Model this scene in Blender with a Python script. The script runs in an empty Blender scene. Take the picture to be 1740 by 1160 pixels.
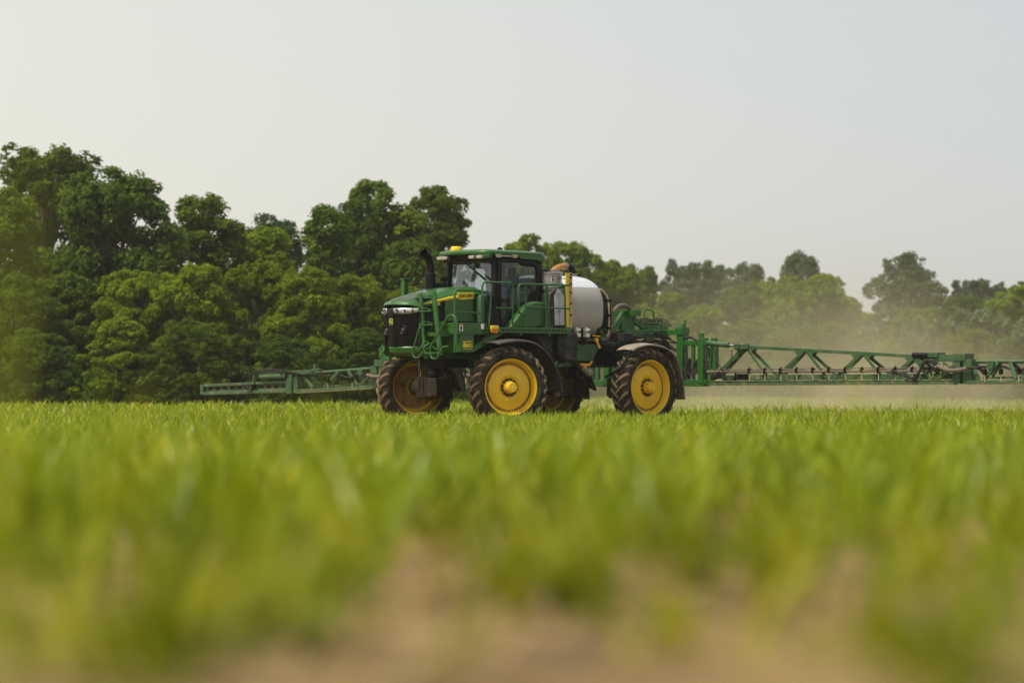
import bpy, bmesh, math, random
import numpy as np
from mathutils import Vector, Matrix
R = math.radians
S = bpy.context.scene
COL = S.collection
# ------------------------------------------------------------------ camera, sky, sun, exposure
EYE = 0.85
cam_d = bpy.data.cameras.new("camera"); cam = bpy.data.objects.new("camera", cam_d); COL.objects.link(cam)
cam.location = (0, 0, EYE); cam.rotation_euler = (R(90), 0, 0)
cam_d.sensor_width = 36; cam_d.lens = 36 * 6000 / 1740
cam_d.shift_y = (662 - 580) / 1740
cam_d.clip_start = 0.1; cam_d.clip_end = 6000
cam_d.dof.use_dof = True; cam_d.dof.focus_distance = 79; cam_d.dof.aperture_fstop = 1.75
S.camera = cam
SUN_EL, SUN_AZ = 58, -128          # azimuth measured from +Y towards +X
W = bpy.data.worlds.new("World"); S.world = W; W.use_nodes = True
nt = W.node_tree; bg = nt.nodes["Background"]
sky = nt.nodes.new("ShaderNodeTexSky"); sky.sky_type = 'NISHITA'; sky.sun_disc = False
sky.sun_elevation = R(SUN_EL); sky.sun_rotation = R(SUN_AZ); sky.air_density = 1.0; sky.dust_density = 1.8; sky.ozone_density = 1.0
# a bright veil of summer haze over the clear sky: warm white towards the sun, cool grey away from it
tcw = nt.nodes.new("ShaderNodeTexCoord"); sxw = nt.nodes.new("ShaderNodeSeparateXYZ"); nt.links.new(tcw.outputs['Generated'], sxw.inputs[0])
mrw = nt.nodes.new("ShaderNodeMapRange"); mrw.interpolation_type = 'SMOOTHSTEP'; mrw.inputs[1].default_value = -.35; mrw.inputs[2].default_value = .35
nt.links.new(sxw.outputs[0], mrw.inputs[0])
veil = nt.nodes.new("ShaderNodeMix"); veil.data_type = 'RGBA'; VK = 1/(0.15*1.366)
veil.inputs[6].default_value = (.895*VK, .845*VK, .715*VK, 1); veil.inputs[7].default_value = (.550*VK, .562*VK, .585*VK, 1); nt.links.new(mrw.outputs[0], veil.inputs[0])
mxw = nt.nodes.new("ShaderNodeMix"); mxw.data_type = 'RGBA'; mxw.inputs[0].default_value = .82
nt.links.new(sky.outputs[0], mxw.inputs[6]); nt.links.new(veil.outputs[2], mxw.inputs[7]); nt.links.new(mxw.outputs[2], bg.inputs[0])
bg.inputs[1].default_value = 0.15
sd = bpy.data.lights.new("sun", 'SUN'); sun = bpy.data.objects.new("sun", sd); COL.objects.link(sun)
sd.energy = 2.8; sd.angle = R(7); sd.color = (1.0, 0.95, 0.86)
to_sun = Vector((math.sin(R(SUN_AZ)) * math.cos(R(SUN_EL)), math.cos(R(SUN_AZ)) * math.cos(R(SUN_EL)), math.sin(R(SUN_EL))))
sun.rotation_euler = to_sun.to_track_quat('Z', 'Y').to_euler()
S.view_settings.view_transform = 'Standard'; S.view_settings.look = 'None'
S.view_settings.exposure = 0.45; S.view_settings.gamma = 1
S.render.engine = 'CYCLES'
cy = S.cycles
cy.max_bounces = 8; cy.diffuse_bounces = 5; cy.glossy_bounces = 3; cy.transmission_bounces = 4
cy.transparent_max_bounces = 12; cy.volume_bounces = 1
cy.use_denoising = True
cy.volume_step_rate = 1.0; cy.volume_max_steps = 256
# ------------------------------------------------------------------ helpers
def V(*a): return Vector(a)
class MB:
    """collects shapes in a bmesh and links them as one mesh object"""
    def __init__(self): self.bm = bmesh.new(); self.mi = 0
    def face(self, pts):
        f = self.bm.faces.new([self.bm.verts.new(p) for p in pts]); f.material_index = self.mi; return f
    def grid(self, rows, closed=False):
        vs = [[self.bm.verts.new(p) for p in r] for r in rows]
        for a, b in zip(vs, vs[1:]):
            n = len(a); rng = range(n) if closed else range(n - 1)
            for i in rng:
                j = (i + 1) % n
                try:
                    f = self.bm.faces.new((a[i], a[j], b[j], b[i])); f.material_index = self.mi
                except ValueError: pass
        return vs
    def box(self, x0, x1, y0, y1, z0, z1):
        return self.hexa([(x0,y0,z0),(x1,y0,z0),(x1,y1,z0),(x0,y1,z0),(x0,y0,z1),(x1,y0,z1),(x1,y1,z1),(x0,y1,z1)])
    def hexa(self, p):
        v = [self.bm.verts.new(q) for q in p]
        for i in ((0,3,2,1),(4,5,6,7),(0,1,5,4),(1,2,6,5),(2,3,7,6),(3,0,4,7)):
            f = self.bm.faces.new([v[k] for k in i]); f.material_index = self.mi
        return self
    def bar(self, p, q, w, h, up=(0,0,1)):
        p, q = Vector(p), Vector(q); d = (q - p).normalized(); u = Vector(up)
        s = d.cross(u)
        if s.length < 1e-4: s = d.cross(Vector((1,0,0)))
        s.normalize(); u = s.cross(d).normalized()
        o = [-s*w/2 - u*h/2, s*w/2 - u*h/2, s*w/2 + u*h/2, -s*w/2 + u*h/2]
        return self.hexa([p+o[0], p+o[1], p+o[2], p+o[3], q+o[0], q+o[1], q+o[2], q+o[3]])
    def tube(self, pts, r, n=8, caps=True):
        pts = [Vector(p) for p in pts]; rs = r if isinstance(r, (list, tuple)) else [r] * len(pts)
        rows = []; nrm = None
        for i, p in enumerate(pts):
            d = (pts[min(i+1, len(pts)-1)] - pts[max(i-1, 0)]).normalized()
            if nrm is None:
                nrm = d.orthogonal().normalized()
            nrm = (nrm - d * nrm.dot(d))
            if nrm.length < 1e-5: nrm = d.orthogonal()
            nrm.normalize(); b = d.cross(nrm)
            rows.append([p + (nrm * math.cos(a) + b * math.sin(a)) * rs[i] for a in (2*math.pi*k/n for k in range(n))])
        vs = self.grid(rows, True)
        if caps:
            for e in (vs[0][::-1], vs[-1]):
                f = self.bm.faces.new(e); f.material_index = self.mi
        return self
    def lathe(self, prof, c, axis='Y', n=48, a0=0.0, a1=2*math.pi):
        full = abs(a1 - a0 - 2*math.pi) < 1e-6; rows = []
        c = Vector(c)
        for a, r in prof:
            row = []
            for k in range(n if full else n + 1):
                t = a0 + (a1 - a0) * k / n
                if axis == 'Y': row.append(c + Vector((r*math.cos(t), a, r*math.sin(t))))
                elif axis == 'Z': row.append(c + Vector((r*math.cos(t), r*math.sin(t), a)))
                else: row.append(c + Vector((a, r*math.cos(t), r*math.sin(t))))
            rows.append(row)
        self.grid(rows, full); return self
    def prism(self, poly, a0, a1, plane='xz'):
        """extrude a 2-D outline; plane xz runs along y, yz along x, xy along z"""
        def P(u, v, a): return {'xz': (u, a, v), 'yz': (a, u, v), 'xy': (u, v, a)}[plane]
        A = [self.bm.verts.new(P(u, v, a0)) for u, v in poly]; B = [self.bm.verts.new(P(u, v, a1)) for u, v in poly]
        fs = [self.bm.faces.new(A), self.bm.faces.new(B[::-1])]
        for i in range(len(poly)):
            j = (i+1) % len(poly); fs.append(self.bm.faces.new((A[i], B[i], B[j], A[j])))
        for f in fs: f.material_index = self.mi
        return self
    def build(self, name, m, parent=None, bevel=0.0, smooth=30, seg=2, solid=0.0, label=None):
        bmesh.ops.recalc_face_normals(self.bm, faces=self.bm.faces)
        me = bpy.data.meshes.new(name); self.bm.to_mesh(me); self.bm.free()
        for x in (m if isinstance(m, (list, tuple)) else [m]): me.materials.append(x)
        if smooth:
            for p in me.polygons: p.use_smooth = True
            me.set_sharp_from_angle(angle=R(smooth))
        o = bpy.data.objects.new(name, me); COL.objects.link(o)
        if parent: o.parent = parent
        if solid:
            md = o.modifiers.new("solid", 'SOLIDIFY'); md.thickness = solid; md.offset = 0
        if bevel:
            md = o.modifiers.new("bevel", 'BEVEL'); md.width = bevel; md.segments = seg; md.limit_method = 'ANGLE'; md.angle_limit = R(35)
            md.harden_normals = False
        if label: o['label'] = label
        return o
def bend(pts, r=0.1, k=5):
    """round the inner corners of a polyline"""
    pts = [Vector(p) for p in pts]; out = [pts[0]]
    for a, b, c in zip(pts, pts[1:], pts[2:]):
        u, w = (a-b), (c-b); rr = min(r, u.length*.49, w.length*.49)
        p, q = b + u.normalized()*rr, b + w.normalized()*rr
        for i in range(k+1):
            t = i/k; out.append(p*(1-t)**2 + b*2*t*(1-t) + q*t*t)
    out.append(pts[-1]); return out
def spline(pts, k=6):
    """Catmull-Rom through the points"""
    pts = [Vector(p) for p in pts]; P = [pts[0]*2-pts[1]] + pts + [pts[-1]*2-pts[-2]]; out = []
    for i in range(1, len(P)-2):
        a, b, c, d = P[i-1:i+3]
        for j in range(k):
            t = j/k
            out.append(0.5*((2*b) + (c-a)*t + (2*a-5*b+4*c-d)*t*t + (3*b-a-3*c+d)*t**3))
    out.append(pts[-1]); return out
def empty(name, loc=(0,0,0), rz=0, parent=None):
    o = bpy.data.objects.new(name, None); COL.objects.link(o); o.location = loc; o.rotation_euler = (0, 0, rz)
    if parent: o.parent = parent
    return o
def tag(o, label=None, cat=None, group=None, kind=None):
    if label: o['label'] = label
    if cat: o['category'] = cat
    if group: o['group'] = group
    if kind: o['kind'] = kind
    return o
# ------------------------------------------------------------------ materials
def newmat(name):
    m = bpy.data.materials.new(name); m.use_nodes = True
    return m, m.node_tree, m.node_tree.nodes["Principled BSDF"]
def rgb(c): return (c[0], c[1], c[2], 1)
def mat(name, col, rough=0.5, metal=0.0, dirt=None, amt=0.5, scale=6.0, lo=0.45, hi=0.7, bump=0.0, spec=0.5, upd=0.0, coat=0.0):
    """paint, rubber, plastic or metal with noise-shaped dirt; upd adds dust that has settled on up-facing sides"""
    m, t, b = newmat(name); N, L = t.nodes, t.links
    b.inputs['Metallic'].default_value = metal; b.inputs['Roughness'].default_value = rough
    b.inputs['Specular IOR Level'].default_value = spec; b.inputs['Coat Weight'].default_value = coat
    b.inputs['Base Color'].default_value = rgb(col)
    tc = N.new("ShaderNodeTexCoord")
    if dirt:
        n = N.new("ShaderNodeTexNoise"); n.inputs['Scale'].default_value = scale; n.inputs['Detail'].default_value = 6; n.inputs['Roughness'].default_value = .65
        L.new(tc.outputs['Object'], n.inputs['Vector'])
        mr = N.new("ShaderNodeMapRange"); mr.inputs[1].default_value = lo; mr.inputs[2].default_value = hi; mr.inputs[3].default_value = 0; mr.inputs[4].default_value = amt
        L.new(n.outputs[0], mr.inputs[0]); fac = mr.outputs[0]
        if upd:
            g = N.new("ShaderNodeNewGeometry"); sx = N.new("ShaderNodeSeparateXYZ"); L.new(g.outputs['Normal'], sx.inputs[0])
            m2 = N.new("ShaderNodeMapRange"); m2.inputs[1].default_value = .3; m2.inputs[2].default_value = 1; m2.inputs[3].default_value = 0; m2.inputs[4].default_value = upd
            L.new(sx.outputs[2], m2.inputs[0]); ad = N.new("ShaderNodeMath"); ad.operation = 'ADD'; ad.use_clamp = True
            L.new(fac, ad.inputs[0]); L.new(m2.outputs[0], ad.inputs[1]); fac = ad.outputs[0]
        mx = N.new("ShaderNodeMix"); mx.data_type = 'RGBA'; mx.inputs[6].default_value = rgb(col); mx.inputs[7].default_value = rgb(dirt)
        L.new(fac, mx.inputs[0]); L.new(mx.outputs[2], b.inputs['Base Color'])
        m3 = N.new("ShaderNodeMapRange"); m3.inputs[1].default_value = 0; m3.inputs[2].default_value = 1; m3.inputs[3].default_value = rough; m3.inputs[4].default_value = max(rough, .85)
        L.new(fac, m3.inputs[0]); L.new(m3.outputs[0], b.inputs['Roughness'])
        if metal:
            m4 = N.new("ShaderNodeMapRange"); m4.inputs[3].default_value = metal; m4.inputs[4].default_value = 0
            L.new(fac, m4.inputs[0]); L.new(m4.outputs[0], b.inputs['Metallic'])
    if bump:
        n2 = N.new("ShaderNodeTexNoise"); n2.inputs['Scale'].default_value = scale*5; n2.inputs['Detail'].default_value = 4
        L.new(tc.outputs['Object'], n2.inputs['Vector'])
        bp = N.new("ShaderNodeBump"); bp.inputs['Strength'].default_value = bump; bp.inputs['Distance'].default_value = .02
        L.new(n2.outputs[0], bp.inputs['Height']); L.new(bp.outputs[0], b.inputs['Normal'])
    return m
DUST = (0.30, 0.23, 0.13)
M = {}
M['green'] = mat("green_paint", (0.020, 0.108, 0.011), .30, dirt=(.09,.13,.06), amt=.22, scale=3.5, lo=.42, hi=.75, upd=.05, coat=.2, spec=.4)
M['boom'] = mat("boom_green_paint", (0.028, 0.086, 0.026), .42, dirt=(.16,.17,.09), amt=.5, scale=4, lo=.45, hi=.75, upd=.25)
M['boomlow'] = mat("boom_dusty_hazed_green", (0.044, 0.098, 0.042), .5, dirt=(.30,.22,.10), amt=.8, scale=5, lo=.5, hi=.72, upd=.2)  # dusty paint, base colour also lightened to stand in for haze
M['yellow'] = mat("yellow_paint", (0.80, 0.50, 0.008), .38, dirt=(.42,.26,.05), amt=.3, scale=5, lo=.48, hi=.75, upd=.1)
M['yellowdirty'] = mat("muddy_yellow_paint", (0.42, 0.23, 0.02), .6, dirt=(.10,.065,.03), amt=.85, scale=5, lo=.38, hi=.6)
M['decal'] = mat("yellow_decal", (0.80, 0.58, 0.02), .4)
M['black'] = mat("black_plastic", (0.008, 0.008, 0.009), .45, dirt=(.06,.05,.035), amt=.2, scale=5, lo=.5, hi=.75, upd=.1, spec=.18)
M['blackpaint'] = mat("black_trim", (0.006, 0.0065, 0.007), .4, spec=.18)
M['fuel'] = mat("dusty_black_tank", (0.022, 0.022, 0.024), .5, dirt=(.17,.15,.12), amt=.6, scale=3, lo=.5, hi=.75, upd=.35, spec=.18)
M['grille'] = mat("grille_mesh", (0.010, 0.0095, 0.0085), .7, dirt=(.05,.04,.028), amt=.5, scale=6, lo=.4, hi=.7, spec=.18)
M['rubber'] = mat("tyre_rubber", (0.013, 0.0125, 0.012), .85, dirt=(.095,.070,.040), amt=.75, scale=4.5, lo=.42, hi=.68, bump=.3, spec=.18)
M['lug'] = mat("dusty_tread", (0.045, 0.036, 0.025), .9, dirt=(.25,.175,.10), amt=.9, scale=3, lo=.35, hi=.6, spec=.18)
M['mud'] = mat("caked_mud", (0.028, 0.022, 0.016), .9, dirt=(.062,.044,.026), amt=.8, scale=9, lo=.42, hi=.6, bump=.6, spec=.18)
M['dark'] = mat("grimy_machinery", (0.006, 0.006, 0.0055), .7, dirt=(.03,.024,.017), amt=.6, scale=7, lo=.45, hi=.65, spec=.18)
M['darkgreen'] = mat("shaded_green_casting", (0.013, 0.075, 0.024), .5, dirt=(.05,.05,.03), amt=.5, scale=6, lo=.45, hi=.65)
M['steel'] = mat("brushed_stainless", (0.34, 0.33, 0.31), .26, metal=1.0, dirt=(.36,.33,.27), amt=.35, scale=4, lo=.4, hi=.7)
M['steeltop'] = mat("pale_tank_sheet", (0.74, 0.75, 0.76), .38, metal=.35, dirt=(.66,.65,.62), amt=.3, scale=3)
M['steelside'] = mat("grey_stainless_sheet", (0.40, 0.385, 0.35), .48, metal=.45, dirt=(.37,.325,.25), amt=.8, scale=2.2, lo=.35, hi=.7)  # lower tank sheet, greyer and browner than the top one
M['chrome'] = mat("cylinder_rod", (0.75,0.75,0.75), .15, metal=1)
M['fender'] = mat("dusty_fender", (0.020, 0.021, 0.024), .5, dirt=(.17,.15,.12), amt=.35, scale=4, lo=.42, hi=.7, upd=.25)
M['fenderdust'] = mat("dust_covered_fender", (0.06, 0.055, 0.05), .75, dirt=(.31,.255,.18), amt=.75, scale=3, lo=.3, hi=.6, upd=.35)
M['hose'] = mat("black_hose", (0.015,0.015,0.015), .5, dirt=(.16,.13,.09), amt=.5, scale=8, spec=.18)
M['hosetan'] = mat("dusty_hose", (0.13,0.105,0.075), .7, dirt=(.22,.17,.11), amt=.6, scale=6)
M['orangehose'] = mat("amber_hose", (0.42,0.19,0.045), .45)
M['clearhose'] = mat("pale_hose", (0.48,0.38,0.22), .5)
M['orange'] = mat("orange_plastic", (0.75,0.22,0.02), .4)
M['valve'] = mat("yellow_valve", (0.75,0.40,0.015), .4)
M['white'] = mat("white_label", (0.75,0.74,0.70), .5)
M['lamp'] = mat("lamp_lens", (0.50,0.50,0.48), .15, metal=.3, dirt=(.55,.53,.48), amt=.5, scale=12)
M['lampdark'] = mat("lamp_reflector", (0.09,0.09,0.09), .2, metal=.6)
M['worklamp'] = mat("work_lamp_lens", (0.42,0.37,0.29), .3, metal=.2)
M['vent'] = mat("vent_mesh", (0.055, 0.085, 0.05), .55, dirt=(.12,.13,.09), amt=.5, scale=14)
M['seat'] = mat("seat_fabric", (0.02,0.02,0.022), .9, spec=.18)
M['shirt'] = mat("blue_shirt", (0.16,0.27,0.38), .85, dirt=(.11,.19,.28), amt=.6, scale=9)
M['skin'] = mat("skin", (0.42,0.24,0.16), .5)
M['jeans'] = mat("dark_trousers", (0.02,0.03,0.06), .9)
M['cap'] = mat("pale_cap", (0.30,0.28,0.24), .9)
M['rust'] = mat("rusty_metal", (0.24,0.13,0.05), .8, dirt=(.38,.25,.12), amt=.8, scale=9, lo=.4, hi=.6)
M['emblemgreen'] = mat("emblem_green", (0.02,0.14,0.035), .35)
def glassmat(name, tint, f0, film):
    """cab glass: tinted, reflecting more at a slant, with a thin dust film tinted to mimic sky sheen"""
    m, t, b = newmat(name); N, L = t.nodes, t.links; N.remove(b)
    tr = N.new("ShaderNodeBsdfTransparent"); tr.inputs[0].default_value = rgb(tint)
    df = N.new("ShaderNodeBsdfDiffuse"); df.inputs[0].default_value = (.40,.45,.48,1)  # bluish diffuse layer brightens the pane like reflected sky
    gl = N.new("ShaderNodeBsdfGlossy"); gl.inputs['Roughness'].default_value = .03; gl.inputs[0].default_value = (.90,.96,1,1)
    lw = N.new("ShaderNodeLayerWeight"); lw.inputs[0].default_value = .5
    pw = N.new("ShaderNodeMath"); pw.operation = 'POWER'; L.new(lw.outputs['Facing'], pw.inputs[0]); pw.inputs[1].default_value = 4
    mr = N.new("ShaderNodeMapRange"); mr.inputs[3].default_value = f0; mr.inputs[4].default_value = 1; L.new(pw.outputs[0], mr.inputs[0])
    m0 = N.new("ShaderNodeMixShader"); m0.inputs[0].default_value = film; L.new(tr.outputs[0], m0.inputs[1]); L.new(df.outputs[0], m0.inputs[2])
    mx = N.new("ShaderNodeMixShader"); L.new(mr.outputs[0], mx.inputs[0]); L.new(m0.outputs[0], mx.inputs[1]); L.new(gl.outputs[0], mx.inputs[2])
    L.new(mx.outputs[0], N["Material Output"].inputs[0]); return m
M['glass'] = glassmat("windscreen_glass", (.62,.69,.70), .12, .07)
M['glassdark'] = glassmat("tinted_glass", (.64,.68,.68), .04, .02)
# ------------------------------------------------------------------ the crop sprayer (local X forward, Y to its left, Z up)
SP = empty("crop_sprayer", (-1.1805, 81.298, 0), math.pi + R(43))
tag(SP, "green self-propelled crop sprayer with yellow wheel rims, steel tank and long spread booms", "crop sprayer")
# --- chassis
b = MB()
for s in (1, -1):
    b.box(-4.55, 1.5, s*.48-.07, s*.48+.07, 1.55, 1.88)
b.box(-4.5, -2.75, .56, .62, 1.53, 1.92); b.box(-4.5, -2.75, -.62, -.56, 1.53, 1.92)
for x in (1.35, -.1, -1.6, -3.0, -4.3): b.box(x-.08, x+.08, -.41, .41, 1.6, 1.82)
chassis = b.build("chassis", M['green'], SP, .012)
for x in (0, -4.4):
    b = MB(); b.box(x-.12, x+.12, -1.05, 1.05, 1.52, 1.66); b.box(x-.17, x+.17, -.5, .5, 1.38, 1.53)
    b.build("axle_beam", M['darkgreen'], SP, .015)
b = MB(); b.box(-1.55, .1, -.6, .66, 1.65, 2.12); b.box(-2.5, -1.5, -.7, .72, 1.6, 2.0); b.box(-.2, .9, -.42, .42, 1.35, 1.56)
b.box(-1.2,-.6,.66,.86,1.75,2.05); b.box(-.3,.15,.66,.8,1.9,2.12)
for i in range(9):
    y = .7 + .03*(i % 3); b.tube(spline([(.2-.25*i, y, 1.98), (-.1-.2*i, y+.05, 1.8-.03*i), (-.4-.2*i, y, 1.95), (-.7-.2*i, y-.02, 1.78)], 4), .022, 6)
b.build("drivetrain", M['dark'], SP, .01)
# --- wheels
def carc(y):
    y = abs(y)
    P = [(0,.888),(.12,.884),(.19,.872),(.225,.84),(.245,.78)]
    for (a,ra),(c,rc) in zip(P, P[1:]):
        if y <= c: return ra + (rc-ra)*(y-a)/(c-a)
    return .78
tyre_me = {}
def wheel(x, s, steer, front):
    w = empty("wheel", (x, 1.575*s, .905), R(steer), SP)
    b = MB()
    prof = [(-.20,.625),(-.232,.67),(-.248,.74),(-.243,.80),(-.225,.84),(-.19,.872),(-.12,.884),(0,.888),(.12,.884),(.19,.872),(.225,.84),(.243,.80),(.248,.74),(.232,.67),(.20,.625)]
    b.lathe([(a*s, r) for a, r in prof], (0,0,0), n=72)
    b.lathe([(.2495*s,.735),(.256*s,.728),(.2485*s,.72)], (0,0,0), n=72)
    b.mi = 1
    n = 24
    for sg in (1, -1):
        for k in range(n):
            p0 = 2*math.pi*(k + (.5 if sg > 0 else 0))/n; rows = []
            for t in (0, .12, .3, .55, .8, 1):
                y = sg*(.262 - t*.285); ph = p0 - .27*t**.9
                rb = carc(min(abs(y), .245)) - .02; rt = min(.932, carc(min(abs(y), .245)) + .05)
                if t == 0: rt = .835; rb = .80
                ww = .030 + .012*(1-t)
                q = []
                for (rr, d) in ((rb, -ww), (rt, -ww*.72), (rt, ww*.72), (rb, ww)):
                    a = ph + d/rr; q.append((rr*math.cos(a), y, rr*math.sin(a)))
                rows.append(q)
            vs = b.grid(rows, True)
            for e in (vs[0][::-1], vs[-1]):
                f = b.bm.faces.new(e); f.material_index = 1
    b.build("tyre", [M['rubber'], M['lug']], w, smooth=25)
    b = MB()
    b.mi = 0
    b.lathe([(a*s, r) for a, r in [(.19,.625),(.214,.648),(.222,.640),(.218,.622),(.195,.608),(.165,.600),(.140,.592),(.105,.584),(.082,.574),(.070,.562),(.078,.545),(.094,.49),(.110,.42),(.122,.34),(.132,.285),(.128,.262),(.108,.232),(.100,.21),(.100,.10)]], (0,0,0), n=72)
    b.mi = 1
    b.lathe([(a*s, r) for a, r in [(-.19,.625),(-.214,.648),(-.222,.640),(-.218,.622),(-.195,.605),(-.16,.59),(-.10,.585),(.06,.575),(.085,.55),(.10,.42),(.10,.1)]], (0,0,0), n=72)
    b.build("rim", [M['yellow'], M['yellowdirty']], w, smooth=40)
    b = MB()
    b.lathe([(a*s, r) for a, r in [(.095,.150),(.16,.146),(.20,.140),(.205,.128),(.30,.118),(.315,.105),(.318,.03),(.318,.001)]], (0,0,0), n=36)
    b.mi = 1
    for k in range(12):
        a = 2*math.pi*k/12 + .2; c = (.182*math.cos(a), .08*s, .182*math.sin(a))
        b.lathe([(.02*s,.021),(.062*s,.021),(.064*s,.012),(.064*s,.001)], c, n=8)
    for k in range(10):
        a = 2*math.pi*k/10; c = (.128*math.cos(a), .19*s, .128*math.sin(a))
        b.lathe([(0,.012),(.028*s,.012),(.028*s,.001)], c, n=6)
    b.mi = 2
    b.box(-.010, .010, .317*s, .320*s, -.03, .015) if s > 0 else None
    b.build("hub", [M['yellow'], M['dark'], M['white']], w, smooth=40)
    return w
for x, fr in ((0, True), (-4.4, False)):
    for s in (1, -1): wheel(x, s, -20 if fr else 0, fr)
# --- wheel legs with air springs, knuckles and drive housings
for x in (0, -4.4):
    for s in (1, -1):
        b = MB(); yc = .93*s
        b.mi = 0
        b.lathe([(1.40,.001),(1.40,.12),(1.75,.12),(1.75,.001)], (x, yc, 0), 'Z', 20)
        b.box(x-.2, x+.2, yc-.24, yc+.24, 1.40, 1.47)
        b.tube([(x+.17, yc+.28*s, 1.33), (x+.17, yc+.28*s, 1.52)], .05, 10); b.bar((x+.1, yc, 1.42), (x+.17, yc+.3*s, 1.42), .1, .08)
        b.mi = 1
        b.lathe([(1.12,.001),(1.12,.15),(1.16,.185),(1.25,.19),(1.27,.17),(1.29,.19),(1.36,.185),(1.40,.15),(1.40,.001)], (x, yc, 0), 'Z', 24)
        b.mi = 2
        b.tube([(x+.17, yc+.28*s, .95), (x+.17, yc+.28*s, 1.36)], .032, 10)
        b.tube([(x-.18, yc-.2*s, .95), (x-.18, yc-.2*s, 1.36)], .032, 10)
        b.build("suspension_strut", [M['darkgreen'], M['black'], M['rust']], SP, .006)
        b = MB()
        b.hexa([(x-.26, yc-.38*s, .70),(x+.24, yc-.38*s, .70),(x+.20, yc+.42*s, .66),(x-.24, yc+.42*s, .66),
                (x-.27, yc-.36*s, 1.10),(x+.25, yc-.36*s, 1.12),(x+.22, yc+.40*s, 1.16),(x-.26, yc+.40*s, 1.16)])
        b.lathe([(.30*s,.001),(.30*s,.24),(.55*s,.24),(.62*s,.20),(.7*s,.20)], (x, yc-.05*s, .905), n=24)
        b.tube([(x+.25, yc-.2*s, .72), (x+.32, yc-.2*s, .68)], .05, 8); b.tube([(x-.1, yc+.2*s, .66), (x-.1, yc+.2*s, .60)], .04, 8)
        b.build("drive_housing", M['mud'], SP, .10, seg=4, smooth=60)
        b = MB()
        for i in range(7):
            b.tube(spline([(x-.1+.03*i, yc-.25*s, 1.42), (x-.35-.03*i, yc-.35*s, 1.15-.05*i), (x-.3-.02*i, yc+.05*s, .80+.03*i), (x-.22, yc+.3*s, .86)], 5), .018, 6)
        b.tube([(x+.30, yc+.1*s, 1.52), (x+.36, yc+.12*s, 1.2), (x+.33, yc+.12*s, .9)], .025, 6)
        b.build("drive_hose", M['hose'], SP)
# --- fenders
def fender(path, s, yc, wd, m):
    rows = []
    P = spline([(x, 0, z) for x, z in path], 5)
    for i, p in enumerate(P):
        d = (P[min(i+1, len(P)-1)] - P[max(i-1, 0)]).normalized(); n = Vector((-d.z, 0, d.x)); n = n if n.z >= 0 or abs(n.z) < .35 else -n
        if n.dot(p - Vector((path[len(path)//2][0], 0, .9))) < 0: n = -n
        rows.append([p + Vector((0, s*(yc+a*wd), 0)) + n*h for a, h in ((-.5,-.05),(-.47,-.005),(-.3,.0),(0,.012),(.3,0),(.45,-.012),(.49,-.025),(.5,-.055))])
    b = MB(); b.grid(rows)
    return b.build("fender", m, SP, smooth=50, solid=.012)
FP = [(.60,1.90),(.42,1.945),(.0,1.985),(-.42,1.965),(-.72,1.87),(-1.02,1.66),(-1.24,1.38),(-1.38,1.08),(-1.42,.80)]
RP = [(-3.70,1.78),(-3.86,1.86),(-4.2,1.93),(-4.6,1.91),(-4.9,1.83),(-5.17,1.66),(-5.34,1.36),(-5.44,1.0),(-5.49,.62)]
fender(FP, 1, 1.64, .54, M['fender']); fender(RP, 1, 1.62, .54, M['fenderdust'])
fender(FP, -1, 1.64, .54, M['fender']); fender(RP, -1, 1.62, .54, M['fenderdust'])
for s in (1, -1):
    for pts, r in (([(.3, s*1.1, 1.6), (.3, s*1.1, 1.9), (.3, s*1.75, 1.93)], .03), ([(-.6, s*1.1, 1.5), (-.75, s*1.1, 1.8), (-.7, s*1.75, 1.83)], .03),
                   ([(-3.55, s*1.15, 1.15), (-3.52, s*1.7, 1.35), (-3.74, s*1.8, 1.75)], .035), ([(-4.9, s*1.1, 1.5), (-5.0, s*1.1, 1.75), (-4.95, s*1.75, 1.77)], .03)):
        b = MB(); b.tube(bend(pts, .1), r, 8); b.build("fender_bracket", M['black'], SP)
# --- hood
ST = [(2.15,2.705,2.775,.33,.60),(2.10,2.712,2.83,.33,.605),(1.9,2.745,2.905,.30,.615),(1.55,2.805,2.995,.22,.625),(1.2,2.87,3.075,.13,.635),(.85,2.93,3.145,.06,.64),(.5,2.98,3.19,.02,.645),(.18,3.02,3.215,0,.645),(-.06,3.05,3.21,0,.63)]
def lerp(a, b, t): return a + (b-a)*t
def hoodpt(u, v):
    """u along the hood 0 front .. 1 rear, v across -1..1"""
    f = u*(len(ST)-1); i = min(int(f), len(ST)-2); t = f-i
    X, ze, zt, cu, wd = [lerp(a, c, t) for a, c in zip(ST[i], ST[i+1])]
    a = abs(v)
    pr = [(0,0,1),(.30,.30,.985),(.62,.64,.93),(.70,.73,.88),(.90,.93,.42),(1,1,0)]
    for (p0,y0,h0),(p1,y1,h1) in zip(pr, pr[1:]):
        if a <= p1+1e-9:
            k = (a-p0)/(p1-p0); yy = lerp(y0,y1,k); hh = lerp(h0,h1,k); break
    y = yy*wd*(1 if v >= 0 else -1)
    return Vector((X - cu*yy*yy, y, lerp(ze, zt, hh)))
VV = [-1,-.9,-.8,-.7,-.62,-.45,-.3,-.15,0,.15,.3,.45,.62,.7,.8,.9,1]
b = MB(); b.grid([[hoodpt(i/40, v) for v in VV] for i in range(41)])
b.grid([[hoodpt(0, v) for v in VV], [hoodpt(0, v) - Vector((.06,0,.02)) for v in VV]])
b.grid([[hoodpt(1, v) for v in VV], [hoodpt(1, v) - Vector((0,0,.25)) for v in VV]])
hood = b.build("hood", M['green'], SP, smooth=22)
for s in (1, -1):
    b = MB()
    b.grid([[hoodpt(u, s*v) + Vector((0,0,.006)) for v in (.07,.2,.3,.45,.58)] for u in [.19+.02*i for i in range(15)]])
    b.build("vent_panel", M['vent'], hood)
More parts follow.
